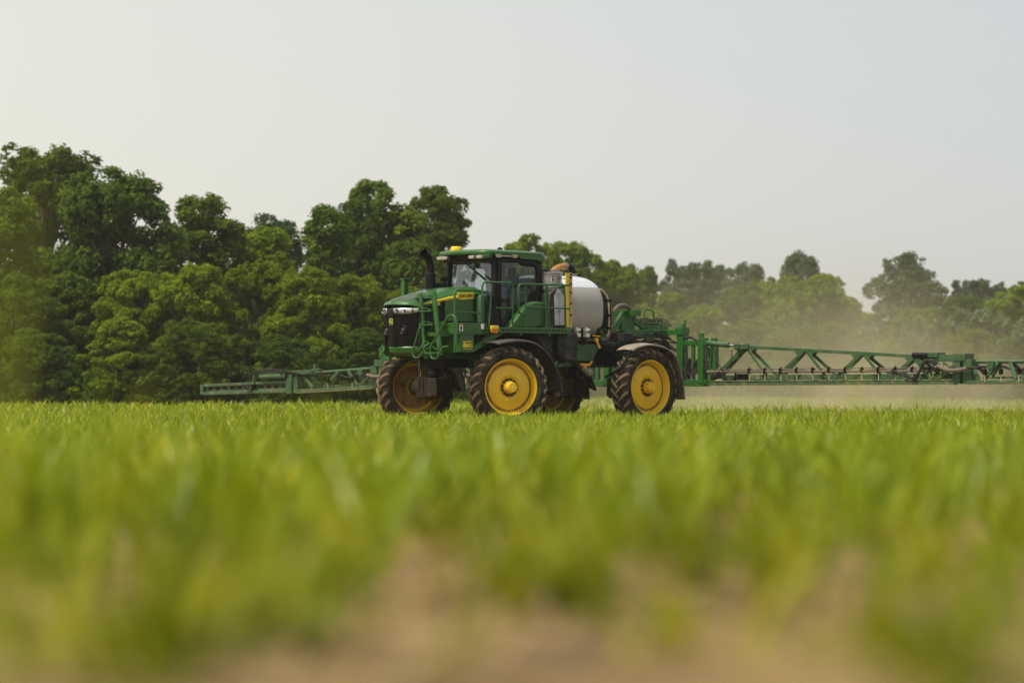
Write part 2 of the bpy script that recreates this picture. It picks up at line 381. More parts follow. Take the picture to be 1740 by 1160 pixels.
b = MB(); b.grid([[hoodpt(u, v) + Vector((0, 0, .012)) for v in (-.045,-.02,.02,.045)] for u in [.10+.03*i for i in range(15)]])
b.build("ridge_strip", M['boom'], hood)
# stripe and badge on the left side of the hood
for s in (1, -1):
    b = MB()
    rows = []
    for k in range(13):
        X = 1.80 - k*(1.80-.66)/12; z0 = 2.765 + .155*k/12; hgt = .010 + .072*min(1, k/9)
        rows.append([(X, s*(.655 if X < 1.3 else .655-.045*(X-1.3)), z0), (X, s*(.655 if X < 1.3 else .655-.045*(X-1.3)), z0+hgt)])
    b.grid(rows); b.build("yellow_stripe", M['decal'], hood, solid=.008)
def text(body, size, loc, parent, m, name="lettering", face='left', shear=0.0, xs=1.0, bold=0.0):
    cu = bpy.data.curves.new(name, 'FONT'); cu.body = body; cu.size = size; cu.extrude = .001; cu.shear = shear; cu.offset = bold
    cu.align_x = 'CENTER'; cu.align_y = 'CENTER'
    o = bpy.data.objects.new(name, cu); COL.objects.link(o)
    bpy.context.view_layer.update()
    me = bpy.data.meshes.new_from_object(o.evaluated_get(bpy.context.evaluated_depsgraph_get()))
    bpy.data.objects.remove(o); me.materials.clear(); me.materials.append(m)
    q = bpy.data.objects.new(name, me); COL.objects.link(q); q.parent = parent; q.location = loc
    if face == 'left': q.rotation_euler = (R(90), 0, R(180))      # read from the machine's left
    else: q.rotation_euler = (R(90), 0, R(90))                      # read from the front
    q.scale = (xs, 1, 1); return q
b = MB(); b.prism([(.70,3.045),(.20,3.075),(.20,2.925),(.62,2.895),(.70,2.94)], .654, .668)
badge = b.build("badge", M['decal'], SP, .004)
t_ = text("JOHN DEERE", .092, (.435, .6705, 2.985), badge, M['blackpaint'], xs=.80, bold=.0025); t_.rotation_euler = (R(90), R(-3), R(180))
text("410R", .10, (1.33, .66, 2.79), hood, M['decal'], shear=.25, bold=.003)
# --- engine side panels
b = MB()
b.prism([(1.04,2.94),(.20,3.02),(.20,2.43),(1.06,2.41)], .60, .648)
b.build("side_panel", M['green'], SP, .012)
b = MB(); b.prism([(1.04,2.94),(.20,3.02),(.20,2.43),(1.06,2.41)], -.648, -.60); b.build("side_panel", M['green'], SP, .012)
b = MB()
for s in (1, -1): b.prism([(1.80,2.70),(1.1,2.86),(1.09,2.44),(1.36,2.37),(1.60,2.16),(1.80,1.80)], s*.585, s*.63)
b.build("side_screen", M['grille'], SP, .01)
b = MB()
for s in (1, -1): b.prism([(1.80,1.80),(1.72,1.96),(1.60,2.15),(1.36,2.36),(1.06,2.43),(.95,2.30),(.95,1.62),(1.74,1.62),(1.86,1.70)], s*.59, s*.645)
b.build("lower_panel", M['green'], SP, .012)
b = MB(); b.box(.05, 1.75, -.55, .56, 1.66, 2.92); b.box(.0,.2,-.58,.6,2.3,3.0)
b.build("engine_block", M['dark'], SP)
# --- grille with ribs, lamps and emblem
def grpt(v, z):
    k = (z-1.82)/(2.70-1.82); wd = lerp(.50, .60, k); return Vector((lerp(2.0, 2.135, k**.8) - .33*v*v, v*wd, z))
b = MB(); b.grid([[grpt(v/10, 1.82+.88*k/10) for v in range(-10, 11)] for k in range(11)])
for s in (1, -1): b.grid([[grpt(s, 1.82+.88*k/10), (1.6, s*.60, 1.82+.88*k/10)] for k in range(11)])
grille = b.build("grille", M['grille'], SP, smooth=40)
b = MB()
for i in range(-19, 20):
    v = i/20
    if abs(v) < .06: continue
    top = 2.56; b.tube([grpt(v, 1.83 + (top-1.83)*k/5) + Vector((.006,0,0)) for k in range(6)], .010, 5)
b.build("rib", M['grille'], grille)
b = MB(); b.grid([[grpt(v, z) + Vector((.016,0,0)) for v in (-.16,-.08,0,.08,.16)] for z in (1.84, 2.1, 2.3, 2.55, 2.69)])
b.build("centre_strip", M['black'], grille, solid=.02)
for s in (1, -1):
    b = MB(); c = grpt(.52*s, 2.20); b.lathe([(-.02,.001),(.03,.08),(.05,.10),(.03,.115),(0,.12)], c, 'X', 20)
    b.build("hole_rim", M['black'], grille)
for s in (1, -1):
    c = grpt(.52*s, 2.20); b = MB(); b.lathe([(.0,.06),(.045,.05),(.055,.001)], c, 'X', 16); b.build("fog_lamp", M['lampdark'], SP)
for s in (1, -1):
    def hp(v, z): return grpt(s*v, z) + Vector((.03, 0, 0))
    b = MB(); top = [2.685]*6
    vs = (.20,.40,.60,.80,.98,1.12); lo = (2.575,2.56,2.56,2.565,2.60,2.655)
    rows = []
    for v, z in zip(vs, lo):
        vv = min(v, 1.0); ex = Vector((-.22*(v-1)/.12, s*.012, 0)) if v > 1 else Vector((0,0,0))
        rows.append([hp(vv, z)+ex, hp(vv, (z+2.69)/2)+ex+Vector((.003,0,0)), hp(vv, 2.69)+ex])
    b.grid(rows); hl = b.build("headlight", M['lamp'], SP, solid=.012)
    for v in (.34, .60, .84):
        b = MB(); c = hp(v, 2.628) + Vector((.018,0,0)); b.lathe([(-.01,.050),(.004,.048),(.006,.040),(-.002,.032),(-.002,.001)], c, 'X', 16)
        b.build("lamp_reflector", M['lampdark'], hl)
    b = MB()
    b.tube([hp(min(v,1.0), z-.012) + (Vector((-.22*(v-1)/.12, s*.012, 0)) if v > 1 else Vector((0,0,0))) for v, z in zip(vs, lo)], .018, 6)
    b.build("lamp_surround", M['blackpaint'], hl)
c = grpt(0, 2.385)
b = MB()
def octo(r, k=.86): return [(y*r, z*r) for y, z in ((-.72,-1),(.72,-1),(1*k,-.75),(1*k,.75),(.72*k,1),(-.72*k,1),(-1*k,.75),(-1*k,-.75))]
b.prism([(y, z+c.z) for y, z in octo(.072)], c.x+.02, c.x+.04, 'yz'); emb = b.build("emblem", M['decal'], SP, .004)
b = MB(); b.prism([(y, z+c.z) for y, z in octo(.063)], c.x+.035, c.x+.044, 'yz'); b.build("emblem_field", M['emblemgreen'], emb)
b = MB()
k = .66
b.box(c.x+.043, c.x+.050, -.030*k, .040*k, c.z-.012*k, c.z+.014*k)
for p, q, w in (((-.026,.0),(-.046,.046),.020),((-.046,.046),(-.064,.036),.016),((-.044,.046),(-.020,.066),.009),((-.026,-.004),(-.060,-.034),.012),((-.020,-.006),(-.046,-.054),.011),((.034,-.002),(.066,-.030),.013),((.030,-.004),(.052,-.056),.012)):
    b.bar((c.x+.0465, p[0]*k, c.z+p[1]*k), (c.x+.0465, q[0]*k, c.z+q[1]*k), .007, w*k, up=(0, -(q[1]-p[1]), q[0]-p[0]))
b.build("leaping_deer", M['decal'], emb)
# --- nose bumper, tow bracket
b = MB()
def bp(v, x, z): return Vector((x - .33*v*v, v*.56, z))
rw = [[bp(v/8, 1.60, 1.60) for v in range(-8, 9)], [bp(v/8, 1.82, 1.635) for v in range(-8, 9)], [bp(v/8, 1.99, 1.70) for v in range(-8, 9)], [bp(v/8, 2.02, 1.80) for v in range(-8, 9)], [bp(v/8, 2.0, 1.825) for v in range(-8, 9)], [bp(v/8, 1.8, 1.83) for v in range(-8, 9)]]
b.grid(rw); b.build("bumper", M['green'], SP, smooth=40)
b = MB()
for p, q in (((-.92,1.79),(-.62,1.79)),((-.92,1.80),(-.92,1.58)),((-.92,1.60),(-.62,1.60)),((-.66,1.60),(-.56,1.80))): b.bar((1.6,p[0],p[1]),(1.6,q[0],q[1]),.14,.07,up=(1,0,0))
b.box(1.5,1.68,-.62,-.45,1.64,1.78)
b.build("front_bracket", M['green'], SP, .008)
b = MB(); b.box(1.70,1.72,.646,.650,1.86,1.90); b.build("warning_label", M['decal'], SP)
# --- ladder and its hand rails
b = MB()
def rail(a, q): return Vector((1.75, lerp(a[0],q[0],1), lerp(a[1],q[1],1)))
b.bar((1.75,.585,3.03),(1.75,.73,1.68),.095,.05,up=(1,0,0)); b.bar((1.75,1.02,3.05),(1.75,1.25,1.62),.125,.05,up=(1,0,0))
ladder = b.build("ladder", M['green'], SP, .006)
for z in (2.95, 2.62, 2.31):
    k = (3.03-z)/1.38; y0, y1 = lerp(.60,.74,k), lerp(1.02,1.24,k)
    b = MB(); b.box(1.62, 1.645, y0, y1, z-.012, z+.012); b.box(1.87, 1.90, y0, y1, z-.015, z+.015)
    b.tube([(1.88,y0,z+.02),(1.92,(y0*3+y1)/4,z+.06),(1.93,(y0+y1)/2,z+.07),(1.92,(y0+3*y1)/4,z+.06),(1.88,y1,z+.02)], .010, 6)
    for i in range(5):
        y = lerp(y0, y1, (i+.5)/5); b.box(1.66, 1.86, y-.007, y+.007, z-.012, z+.01)
    b.build("step", M['green'], ladder)
b = MB()
b.bar((1.76,.72,1.98),(1.76,1.2,1.72),.02,.04,up=(1,0,0)); b.bar((1.74,.74,1.72),(1.74,1.16,1.98),.02,.04,up=(1,0,0)); b.box(1.7,1.8,.7,1.25,1.66,1.70)
b.build("cross_brace", M['green'], ladder)
b = MB()
b.tube(bend([(1.62,.70,2.30),(1.95,.78,2.28),(1.95,.56,1.75),(1.95,.55,1.58),(1.95,.78,1.56),(1.9,.92,1.86),(1.7,.98,1.9)], .12), .021, 8)
b.tube(bend([(1.9,1.95,1.85),(1.9,1.97,2.35),(1.9,1.88,2.52),(1.9,1.68,2.50),(1.9,1.07,1.78),(1.9,1.10,1.55),(1.9,1.32,1.54),(1.9,1.48,1.80),(1.85,1.62,1.82)], .12), .023, 8)
b.build("hand_loop", M['green'], ladder, smooth=60)
# --- front platform and walkway
b = MB()
b.box(.50, 1.42, .66, 1.42, 2.30, 2.36); b.box(.50, 1.42, 1.36, 1.42, 2.10, 2.30); b.box(1.36, 1.42, .66, 1.36, 2.10, 2.30); b.box(.5,.55,.66,1.36,2.1,2.3)
b.box(.85, 1.28, .75, 1.38, 1.70, 2.10); b.box(1.28, 1.7, .66, 1.2, 2.05, 2.14); b.box(.9,1.7,.655,.72,1.62,1.72); b.box(.2,1.1,.655,.70,2.41,2.47)
for i in range(6): b.box(.62+.13*i, .68+.13*i, 1.42, 1.424, 2.13, 2.17)
fp = b.build("front_platform", M['green'], SP, .008)
b = MB(); b.box(1.0,1.2,1.381,1.384,1.82,1.86); b.build("decal_band", M['decal'], fp)
b = MB()
b.box(.90,1.20,1.380,1.386,1.925,1.945); b.box(1.11,1.17,1.380,1.386,1.80,1.945)
for z in (1.875, 1.825): 
    for i in range(5): b.box(.90+.042*i,.93+.042*i,1.380,1.386,z-.016,z+.016)
b.box(.90,1.17,1.380,1.386,1.765,1.776)
b.build("yellow_sticker", M['decal'], fp)
b = MB(); b.box(1.22,1.33,1.4205,1.426,2.17,2.32); b.mi = 1; b.box(1.22,1.33,1.4205,1.427,2.305,2.345); b.mi = 2; b.box(1.25,1.30,1.4262,1.428,2.19,2.28)
b.build("warning_label", [M['white'], M['rust'], M['dark']], fp)
b = MB(); b.lathe([(2.22,.001),(2.22,.05),(2.33,.05),(2.35,.03),(2.35,.001)], (.62,1.40,0), 'Z', 14); b.mi = 1; b.lathe([(2.35,.035),(2.38,.035),(2.38,.001)], (.62,1.40,0), 'Z', 14)
b.build("washer_bottle", [M['white'], M['black']], SP)
b = MB()
b.box(-2.06, .40, .86, 1.50, 2.20, 2.24); b.box(-2.06,.45,1.48,1.53,2.14,2.27)
b.bar((-.05,1.44,2.22),(.86,1.3,1.74),.06,.12); b.bar((-.12,1.0,2.2),(.75,1.0,1.70),.05,.08); b.box(.30,.55,1.0,1.5,2.14,2.27)
for x in (-.5,-1.4,-2.0): b.box(x-.03,x+.03,.6,1.5,2.08,2.20)
walk = b.build("walkway", M['green'], SP, .006)
for i in range(20):
    x = .1 - i*.105
    b = MB(); b.box(x-.032, x+.032, 1.530, 1.533, 2.185, 2.225); b.build("slot", M['dark'], walk, smooth=0)
b = MB()
for i in range(26): b.box(-2.04+.09*i, -1.99+.09*i, .88, 1.46, 2.24, 2.255)
b.build("tread_plate", M['darkgreen'], walk)
b = MB(); b.box(.28,.50,1.531,1.60,2.22,2.30); b.mi = 1; b.hexa([(.30,1.531,2.13),(.47,1.531,2.13),(.47,1.59,2.13),(.30,1.59,2.13),(.28,1.531,2.22),(.50,1.531,2.22),(.50,1.60,2.22),(.28,1.60,2.22)])
b.build("marker_light", [M['decal'], M['orange']], SP, .012)
def railing(pts, mids, posts=()):
    b = MB(); b.tube(bend(pts, .12), .024, 8)
    for p, q in mids: b.tube([p, q], .019, 8)
    b.build("railing", M['green'], SP, smooth=60)
Yr = 1.52
railing([(.72,Yr,2.95),(.72,Yr,3.28),(-.22,Yr,3.28),(-.22,Yr,2.26)], [((.52,Yr,2.3),(.42,Yr,3.24)),((.30,Yr,2.70),(-.22,Yr,2.70))])
railing([(-.62,Yr,2.58),(-.40,Yr,2.58),(-.40,Yr,3.26),(-2.0,Yr,3.26)], [((-.62,Yr,2.24),(-.62,Yr,3.26)),((-1.27,Yr,2.24),(-1.27,Yr,3.26)),((-1.36,Yr,2.24),(-1.30,Yr,3.26)),((-.62,Yr,2.74),(-2.0,Yr,2.72)),((-1.90,Yr,2.24),(-1.86,Yr,3.26)),((-1.66,1.1,2.24),(-1.66,1.1,3.2)),((-1.66,1.1,3.2),(-1.86,Yr,3.24)),((-.40,Yr,3.05),(-.62,Yr,3.05))])
railing([(1.49,1.44,1.68),(1.49,1.44,3.09),(.70,1.44,3.09),(.66,1.44,2.98)], [((1.46,1.44,2.60),(.62,1.44,2.58)),((.66,1.44,2.36),(.66,1.44,3.0))])
b = MB(); b.box(.52,.64,-1.36,-1.24,2.3,3.40); b.box(.44,.66,-1.38,-1.22,3.39,3.43); b.bar((.58,-1.3,2.35),(.58,-.6,2.3),.06,.06)
b.build("guard_post", M['green'], SP, .005)
# --- canisters behind the hood
b = MB(); b.box(-.24,.0,.84,1.06,2.28,2.62); b.lathe([(2.62,.001),(2.62,.11),(2.96,.11),(2.99,.125),(3.01,.12),(3.01,.001)], (-.12,.92,0), 'Z', 20); b.box(.02,.19,.58,.66,2.30,3.0)
b.build("filter_canister", M['black'], SP, .012)
b = MB(); b.lathe([(2.30,.001),(2.30,.105),(2.94,.105),(3.02,.06),(3.03,.001)], (.04,.74,0), 'Z', 20); b.build("coolant_tank", M['darkgreen'], SP, smooth=50)
# --- exhaust
b = MB()
b.tube([(.45,-.55,3.0),(.45,-.55,3.52)], .125, 24); b.tube([(.45,-.55,3.52),(.45,-.55,3.55)], [.125,.095], 24)
b.tube(spline([(.45,-.55,3.5),(.45,-.55,3.66),(.47,-.55,3.80),(.54,-.55,3.92),(.66,-.55,4.01)], 5), [.092]*12+[.094,.096,.098,.10,.102,.104,.104,.104,.104], 24, caps=False)
b.box(.05,.42,-.62,-.40,3.02,3.30); b.hexa([(.95,-.75,2.98),(.95,-.3,2.98),(.1,-.3,3.05),(.1,-.75,3.05),(.75,-.70,3.14),(.75,-.35,3.14),(.15,-.35,3.26),(.15,-.70,3.26)])
b.tube([(.05,-.5,3.25),(.05,-.5,3.44)], .04, 8); b.box(-.05,.12,-.6,-.5,3.36,3.46)
b.build("exhaust_stack", M['blackpaint'], SP, .008)
# --- cab
cabm = MB()
cabm.box(-1.80,-.25,-.85,.85,2.22,2.36)                               # floor
for s in (1,-1):
    cabm.hexa([(-.36,s*.74,2.3),(-.22,s*.74,2.3),(-.24,s*.86,2.3),(-.40,s*.86,2.3),(-.42,s*.72,3.86),(-.28,s*.72,3.86),(-.30,s*.84,3.86),(-.46,s*.84,3.86)])
    cabm.hexa([(-1.82,s*.74,2.3),(-1.68,s*.74,2.3),(-1.66,s*.86,2.3),(-1.82,s*.86,2.3),(-1.80,s*.72,3.86),(-1.62,s*.72,3.86),(-1.60,s*.84,3.86),(-1.80,s*.84,3.86)])
cabm.box(-1.84,-.16,-.80,.80,3.80,3.90)
cabm.box(-1.82,-1.74,-.80,.80,2.3,2.75)
cabm.box(-.36,-.24,-.76,.76,2.3,2.60)
cab = cabm.build("cab", M['blackpaint'], SP, .02)
b = MB(); n = 12
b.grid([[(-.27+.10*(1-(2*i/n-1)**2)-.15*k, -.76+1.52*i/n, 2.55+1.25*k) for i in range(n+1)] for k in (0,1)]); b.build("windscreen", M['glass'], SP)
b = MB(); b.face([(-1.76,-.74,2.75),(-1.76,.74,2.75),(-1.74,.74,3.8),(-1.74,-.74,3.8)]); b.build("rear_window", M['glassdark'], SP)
win = [(-.46,3.77),(-1.0,3.77),(-1.10,3.70),(-1.50,3.685),(-1.57,3.62),(-1.61,3.08),(-1.58,2.94),(-1.48,2.86),(-1.16,2.80),(-1.0,2.70),(-.90,2.52),(-.74,2.34),(-.46,2.34)]
out = [(-.38,3.86),(-1.0,3.86),(-1.12,3.86),(-1.56,3.86),(-1.74,3.80),(-1.76,3.08),(-1.76,2.80),(-1.60,2.72),(-1.22,2.66),(-1.08,2.56),(-.99,2.42),(-.85,2.26),(-.38,2.26)]
for s in (1, -1):
    b = MB(); yy = s*.865
    b.grid([[(x, yy, z) for x, z in out], [(x, yy, z) for x, z in win]], True)
    d = b.build("door", M['blackpaint'], SP, solid=.035)
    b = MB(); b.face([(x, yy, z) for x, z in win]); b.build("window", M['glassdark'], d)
    b = MB(); b.tube(spline([(-1.74,yy+s*.03,3.35),(-1.75,yy+s*.03,3.0),(-1.66,yy+s*.04,2.83),(-1.3,yy+s*.04,2.78),(-1.08,yy+s*.04,2.68),(-.96,yy+s*.04,2.5),(-.92,yy+s*.04,2.36)], 6), .045, 8); b.build("door_seal", M['black'], d, smooth=60)
    b = MB(); b.box(-.60,-.48,yy+s*.02-.015,yy+s*.02+.03,2.85,2.92); b.build("handle", M['black'], d)
    b = MB(); b.prism([(-.50,2.26),(-.86,2.62),(-1.05,2.80),(-1.30,2.885),(-1.62,2.875),(-1.78,2.78),(-1.80,2.26)], s*.90, s*1.12)
    con = b.build("side_console", M['green'], SP, .05, seg=3)
    b = MB(); b.box(-1.66,-1.60,s*1.118-.004,s*1.118+.006,2.36,2.66); b.build("handle_slot", M['dark'], con)
# roof
def plan(off, z, xo=0.0):
    P = [(.06,.42),(.10,.2),(.11,0),(.10,-.2),(.06,-.42),(-.06,-.80),(-.16,-.88),(-1.70,-.92),(-1.86,-.84),(-1.90,-.6),(-1.90,.6),(-1.86,.84),(-1.70,.92),(-.16,.88),(-.06,.80)]
    cx0 = -.9; return [(cx0 + (x-cx0)*(1-off/1.0) + xo, y*(1-off/.92), z + (x+.9)*.012) for x, y in P]
b = MB(); vs = b.grid([plan(.05,3.93), plan(.0,3.955), plan(.0,4.01), plan(.03,4.035), plan(.16,4.06), plan(.4,4.075)], True)
b.bm.faces.new(vs[-1]); b.bm.faces.new(vs[0][::-1])
for s in (1,-1): b.prism([(-.95,3.945),(-1.05,3.86),(-1.55,3.85),(-1.75,3.80),(-1.90,3.84),(-1.90,3.945)], s*.84, s*.915)
b.prism([(-.84,3.84),(.84,3.84),(.84,3.945),(-.84,3.945)], -1.90, -1.84, 'yz')
for s in (1,-1):
    b.hexa([(-.10,s*.60,3.86),(-.0,s*.60,3.86),(-.10,s*.86,3.86),(-.2,s*.86,3.86),(-.1,s*.50,3.95),(.06,s*.50,3.95),(-.08,s*.88,3.95),(-.2,s*.88,3.95)])
roof = b.build("cab_roof", M['green'], SP, .008, smooth=28)
b = MB(); b.box(-1.84,-.1,-.80,.80,3.86,3.93); b.build("roof_underside", M['blackpaint'], roof)
for p in ((-.02,-.72,3.885),(.02,-.50,3.885),(.0,.66,3.885),(.04,.44,3.885)):
    b = MB(); b.box(p[0]-.05,p[0]+.05,p[1]-.085,p[1]+.085,p[2]-.035,p[2]+.04); b.build("work_light", M['worklamp'], SP, .012)
for x in (-.35, -.86, -1.84):
    for s in (1,-1):
        b = MB(); b.prism([(x-.09,3.95),(x+.09,3.95),(x+.06,3.875),(x-.06,3.875)] if x > -1.5 else [(x-.03,3.94),(x+.06,3.94),(x+.03,3.85),(x-.0,3.85)], s*.885, s*.925); b.build("work_light", M['worklamp'], SP, .006)
b = MB(); b.box(-.76,-.45,.893,.905,3.90,3.935); b.build("roof_trim", M['worklamp'], roof)
b = MB(); b.lathe([(4.06,.001),(4.06,.135),(4.12,.14),(4.155,.12),(4.165,.001)], (-.16,-.32,0), 'Z', 28); b.build("satellite_receiver", M['decal'], SP, smooth=40)
b = MB(); b.lathe([(4.05,.001),(4.05,.07),(4.12,.06),(4.14,.03),(4.145,.001)], (-.95,.3,0), 'Z', 16); b.build("roof_antenna", M['black'], SP, smooth=40)
b = MB(); b.lathe([(4.05,.001),(4.05,.10),(4.085,.10),(4.09,.001)], (-.55,.35,0), 'Z', 16); b.build("roof_antenna", M['black'], SP, smooth=40)
b = MB(); b.tube([(-.17,-.10,3.83),(-.17,.25,3.62),(-.19,.62,3.40)], .014, 6); b.bar((-.16,-.05,3.80),(-.185,.64,3.36),.02,.03); b.tube([(-.16,.08,3.83),(-.17,.3,3.62)], .012, 6); b.build("wiper", M['blackpaint'], SP)
# interior
b = MB(); b.box(-1.50,-.98,-.28,.28,2.72,2.86); b.hexa([(-1.55,-.26,2.84),(-1.38,-.26,2.84),(-1.38,.26,2.84),(-1.55,.26,2.84),(-1.68,-.22,3.50),(-1.56,-.22,3.50),(-1.56,.22,3.50),(-1.68,.22,3.50)])
b.box(-1.45,-1.05,-.2,.2,2.36,2.72); b.box(-1.66,-1.56,-.14,.14,3.5,3.70)
b.build("operator_seat", M['seat'], SP, .05, seg=3)
b = MB(); b.box(-1.35,-.85,-.48,-.32,2.82,2.93); b.box(-.95,-.80,-.46,-.34,2.9,3.05); b.box(-.5,-.32,-.6,.6,2.55,2.75); b.tube([(-.45,0,2.4),(-.56,0,2.95)], .06, 10)
b.bar((-.45,-.55,2.7),(-.5,-.62,3.25),.03,.03); b.box(-.56,-.52,-.74,-.48,3.15,3.40)
b.build("control_console", M['black'], SP, .01)
b = MB(); b.tube([( -.60+.06*math.sin(a)*.5, .19*math.cos(a), 3.0+.19*math.sin(a)*.75) for a in [2*math.pi*i/24 for i in range(25)]], .016, 8); b.tube([(-.60,-.18,3.0),(-.58,0,2.97),(-.60,.18,3.0)], .014, 6); b.build("steering_wheel", M['black'], SP)
# --- solution tank
def tank_ring(x, k, a0=0, a1=2*math.pi, n=64):
    out = []
    for i in range(n+1):
        a = a0 + (a1-a0)*i/n
        ca, sa = math.cos(a), math.sin(a); e = .86 if sa > 0 else .60
        out.append((x, 1.07*k*math.copysign(abs(ca)**e, ca), 2.79 + (.745 if sa > 0 else .76)*k*math.copysign(abs(sa)**e, sa)))
    return out
SPLIT = .60
prof = [(-2.05,.90),(-2.10,.955),(-2.20,.99),(-2.6,1.0),(-3.42,1.0),(-3.52,.992),(-3.58,.97)]
b = MB(); b.grid([tank_ring(x, k, math.pi-SPLIT, 2*math.pi+SPLIT) for x, k in prof]); tank = b.build("solution_tank", M['steelside'], SP, smooth=50)
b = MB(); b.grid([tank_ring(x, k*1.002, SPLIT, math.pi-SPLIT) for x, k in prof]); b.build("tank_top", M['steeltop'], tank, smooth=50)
b = MB()
b.grid([tank_ring(x, k) for x, k in [(-3.57,.965),(-3.60,.93),(-3.62,.90),(-3.80,.885),(-3.90,.84),(-3.98,.70),(-4.02,.4),(-4.03,.02)]])
b.grid([tank_ring(x, k) for x, k in [(-2.07,.92),(-2.0,.8),(-1.95,.5),(-1.94,.02)]])
b.build("end_cap", M['black'], tank, smooth=45)
b = MB()
for x in (-2.42,): b.grid([tank_ring(x-.04, 1.006), tank_ring(x+.04, 1.006)])
b.build("tank_strap", M['blackpaint'], tank, solid=.012)
b = MB(); b.lathe([(3.46,.001),(3.46,.13),(3.55,.13),(3.56,.09),(3.60,.09)], (-3.58,.0,0), 'Z', 20); b.build("tank_port", M['steel'], tank)
b = MB(); b.tube(bend([(-3.58,.0,3.5),(-3.58,.0,3.75),(-3.36,.0,3.77)], .12), .075, 12); b.lathe([(3.60,.10),(3.64,.115),(3.66,.10)], (-3.58,.0,0), 'Z', 16); b.tube([(-3.5,.3,3.45),(-3.5,.3,3.58)], .05, 8); b.build("tank_elbow", M['blackpaint'], SP, smooth=50)
b = MB(); b.tube([(-3.37,.0,3.77),(-3.31,.0,3.77)], .092, 12); b.build("hose_clamp", M['steel'], SP)
b = MB(); b.tube(spline([(-3.32,.0,3.77),(-3.15,.02,3.755),(-2.95,.06,3.69),(-2.78,.12,3.60),(-2.65,.2,3.48)], 6), .068, 10); b.build("fill_hose", M['orangehose'], SP, smooth=60)
b = MB(); b.tube(spline([(-3.0,.75,3.36),(-3.2,.78,3.33),(-3.45,.72,3.36),(-3.50,.4,3.50)], 6), .018, 6); b.build("vent_hose", M['blackpaint'], SP)
b = MB(); b.tube(spline([(-3.5,.85,3.22),(-3.68,.9,3.18),(-3.82,.94,3.0),(-3.85,.95,2.7),(-3.85,.95,2.25),(-3.8,.95,2.10)], 6), .024, 8); b.build("sight_hose", M['clearhose'], SP, smooth=60)
b = MB()
for z in (2.95,2.6,2.3): b.box(-3.89,-3.80,.90,1.0,z-.025,z+.025)
b.tube(spline([(-3.92,.9,2.9),(-3.95,.92,2.5),(-3.9,.9,2.1)],5), .02, 6)
b.build("hose_clip", M['blackpaint'], SP)
b = MB()
for x in (-2.35,-3.0,-3.5): b.prism([(-1.0,1.9),(1.0,1.9),(.98,2.5),(.80,2.22),(.5,2.06),(0,2.0),(-.5,2.06),(-.80,2.22),(-.98,2.5)], x-.05, x+.05, 'yz')
b.box(-3.6,-2.3,.5,.9,1.9,1.98)
b.build("tank_cradle", M['dark'], SP)
for x in (-2.72, -3.02):
    b = MB(); b.box(x-.07,x+.07,1.0,1.10,2.08,2.28); b.tube([(x+.10,1.08,2.26),(x+.02,1.12,2.22)], .06, 8); b.mi = 1; b.tube([(x-.02,1.09,2.2),(x-.02,1.13,2.2)], .03, 8); b.build("tank_valve", [M['white'], M['blackpaint']], SP, .01)
# --- rinse drum, polished hopper and sight gauge
b = MB(); b.lathe([(3.14,.001),(3.16,.26),(3.52,.26),(3.53,.285),(3.56,.285),(3.575,.26),(3.58,.001)], (-1.98,.92,0), 'Z', 32); b.box(-2.15,-1.85,.78,1.05,3.58,3.63); b.tube([(-2.3,1.1,3.42),(-2.02,1.19,3.44)], .012, 6); b.lathe([(1.17,.001),(1.17,.035),(1.20,.03),(1.20,.001)], (-2.02,0,3.44), 'Y', 12)
drum = b.build("rinse_drum", M['steel'], SP, smooth=40)
b = MB(); b.box(-1.84,-1.76,1.165,1.18,3.34,3.47); b.mi = 1; b.box(-1.84,-1.76,1.1655,1.182,3.44,3.475); b.mi = 2; b.box(-1.825,-1.775,1.1805,1.183,3.36,3.42); b.build("warning_label", [M['white'], M['rust'], M['dark']], drum)
b = MB(); b.lathe([(2.28,.001),(2.28,.20),(2.34,.34),(3.02,.34),(3.18,.24),(3.22,.001)], (-2.05,.98,0), 'Z', 40); b.build("hopper", M['steel'], SP, smooth=40)
b = MB(); b.hexa([(-1.93,.98,2.26),(-1.60,.98,2.26),(-1.60,1.26,2.26),(-1.93,1.22,2.26),(-1.93,.98,3.20),(-1.66,.98,3.05),(-1.66,1.24,3.05),(-1.90,1.20,3.20)]); b.build("shield_plate", M['fuel'], SP, .01)
b = MB(); b.box(-2.175,-2.05,1.34,1.36,2.30,3.55)
gauge = b.build("sight_gauge", M['decal'], SP)
b = MB(); 
for i in range(21): b.box(-2.175,-2.14 if i % 2 else -2.11,1.3601,1.363,2.36+.055*i,2.368+.055*i)
b.box(-2.176,-2.170,1.3601,1.3625,2.34,3.50)
b.build("scale_mark", M['blackpaint'], gauge)
b = MB(); b.tube([(-2.215,1.35,2.28),(-2.215,1.35,3.56)], .022, 8); b.box(-2.26,-2.24,1.33,1.36,2.3,3.5); b.mi = 1
for z in (2.58,2.85,3.1,3.3,3.45,3.52): b.box(-2.235,-2.19,1.34,1.38,z-.018,z+.018)
b.build("gauge_tube", [M['clearhose'], M['blackpaint']], gauge)
b = MB(); b.box(-2.26,-2.1,1.1,1.34,2.26,2.32); b.box(-2.26,-2.1,1.1,1.34,3.2,3.25); b.build("gauge_bracket", M['darkgreen'], SP)
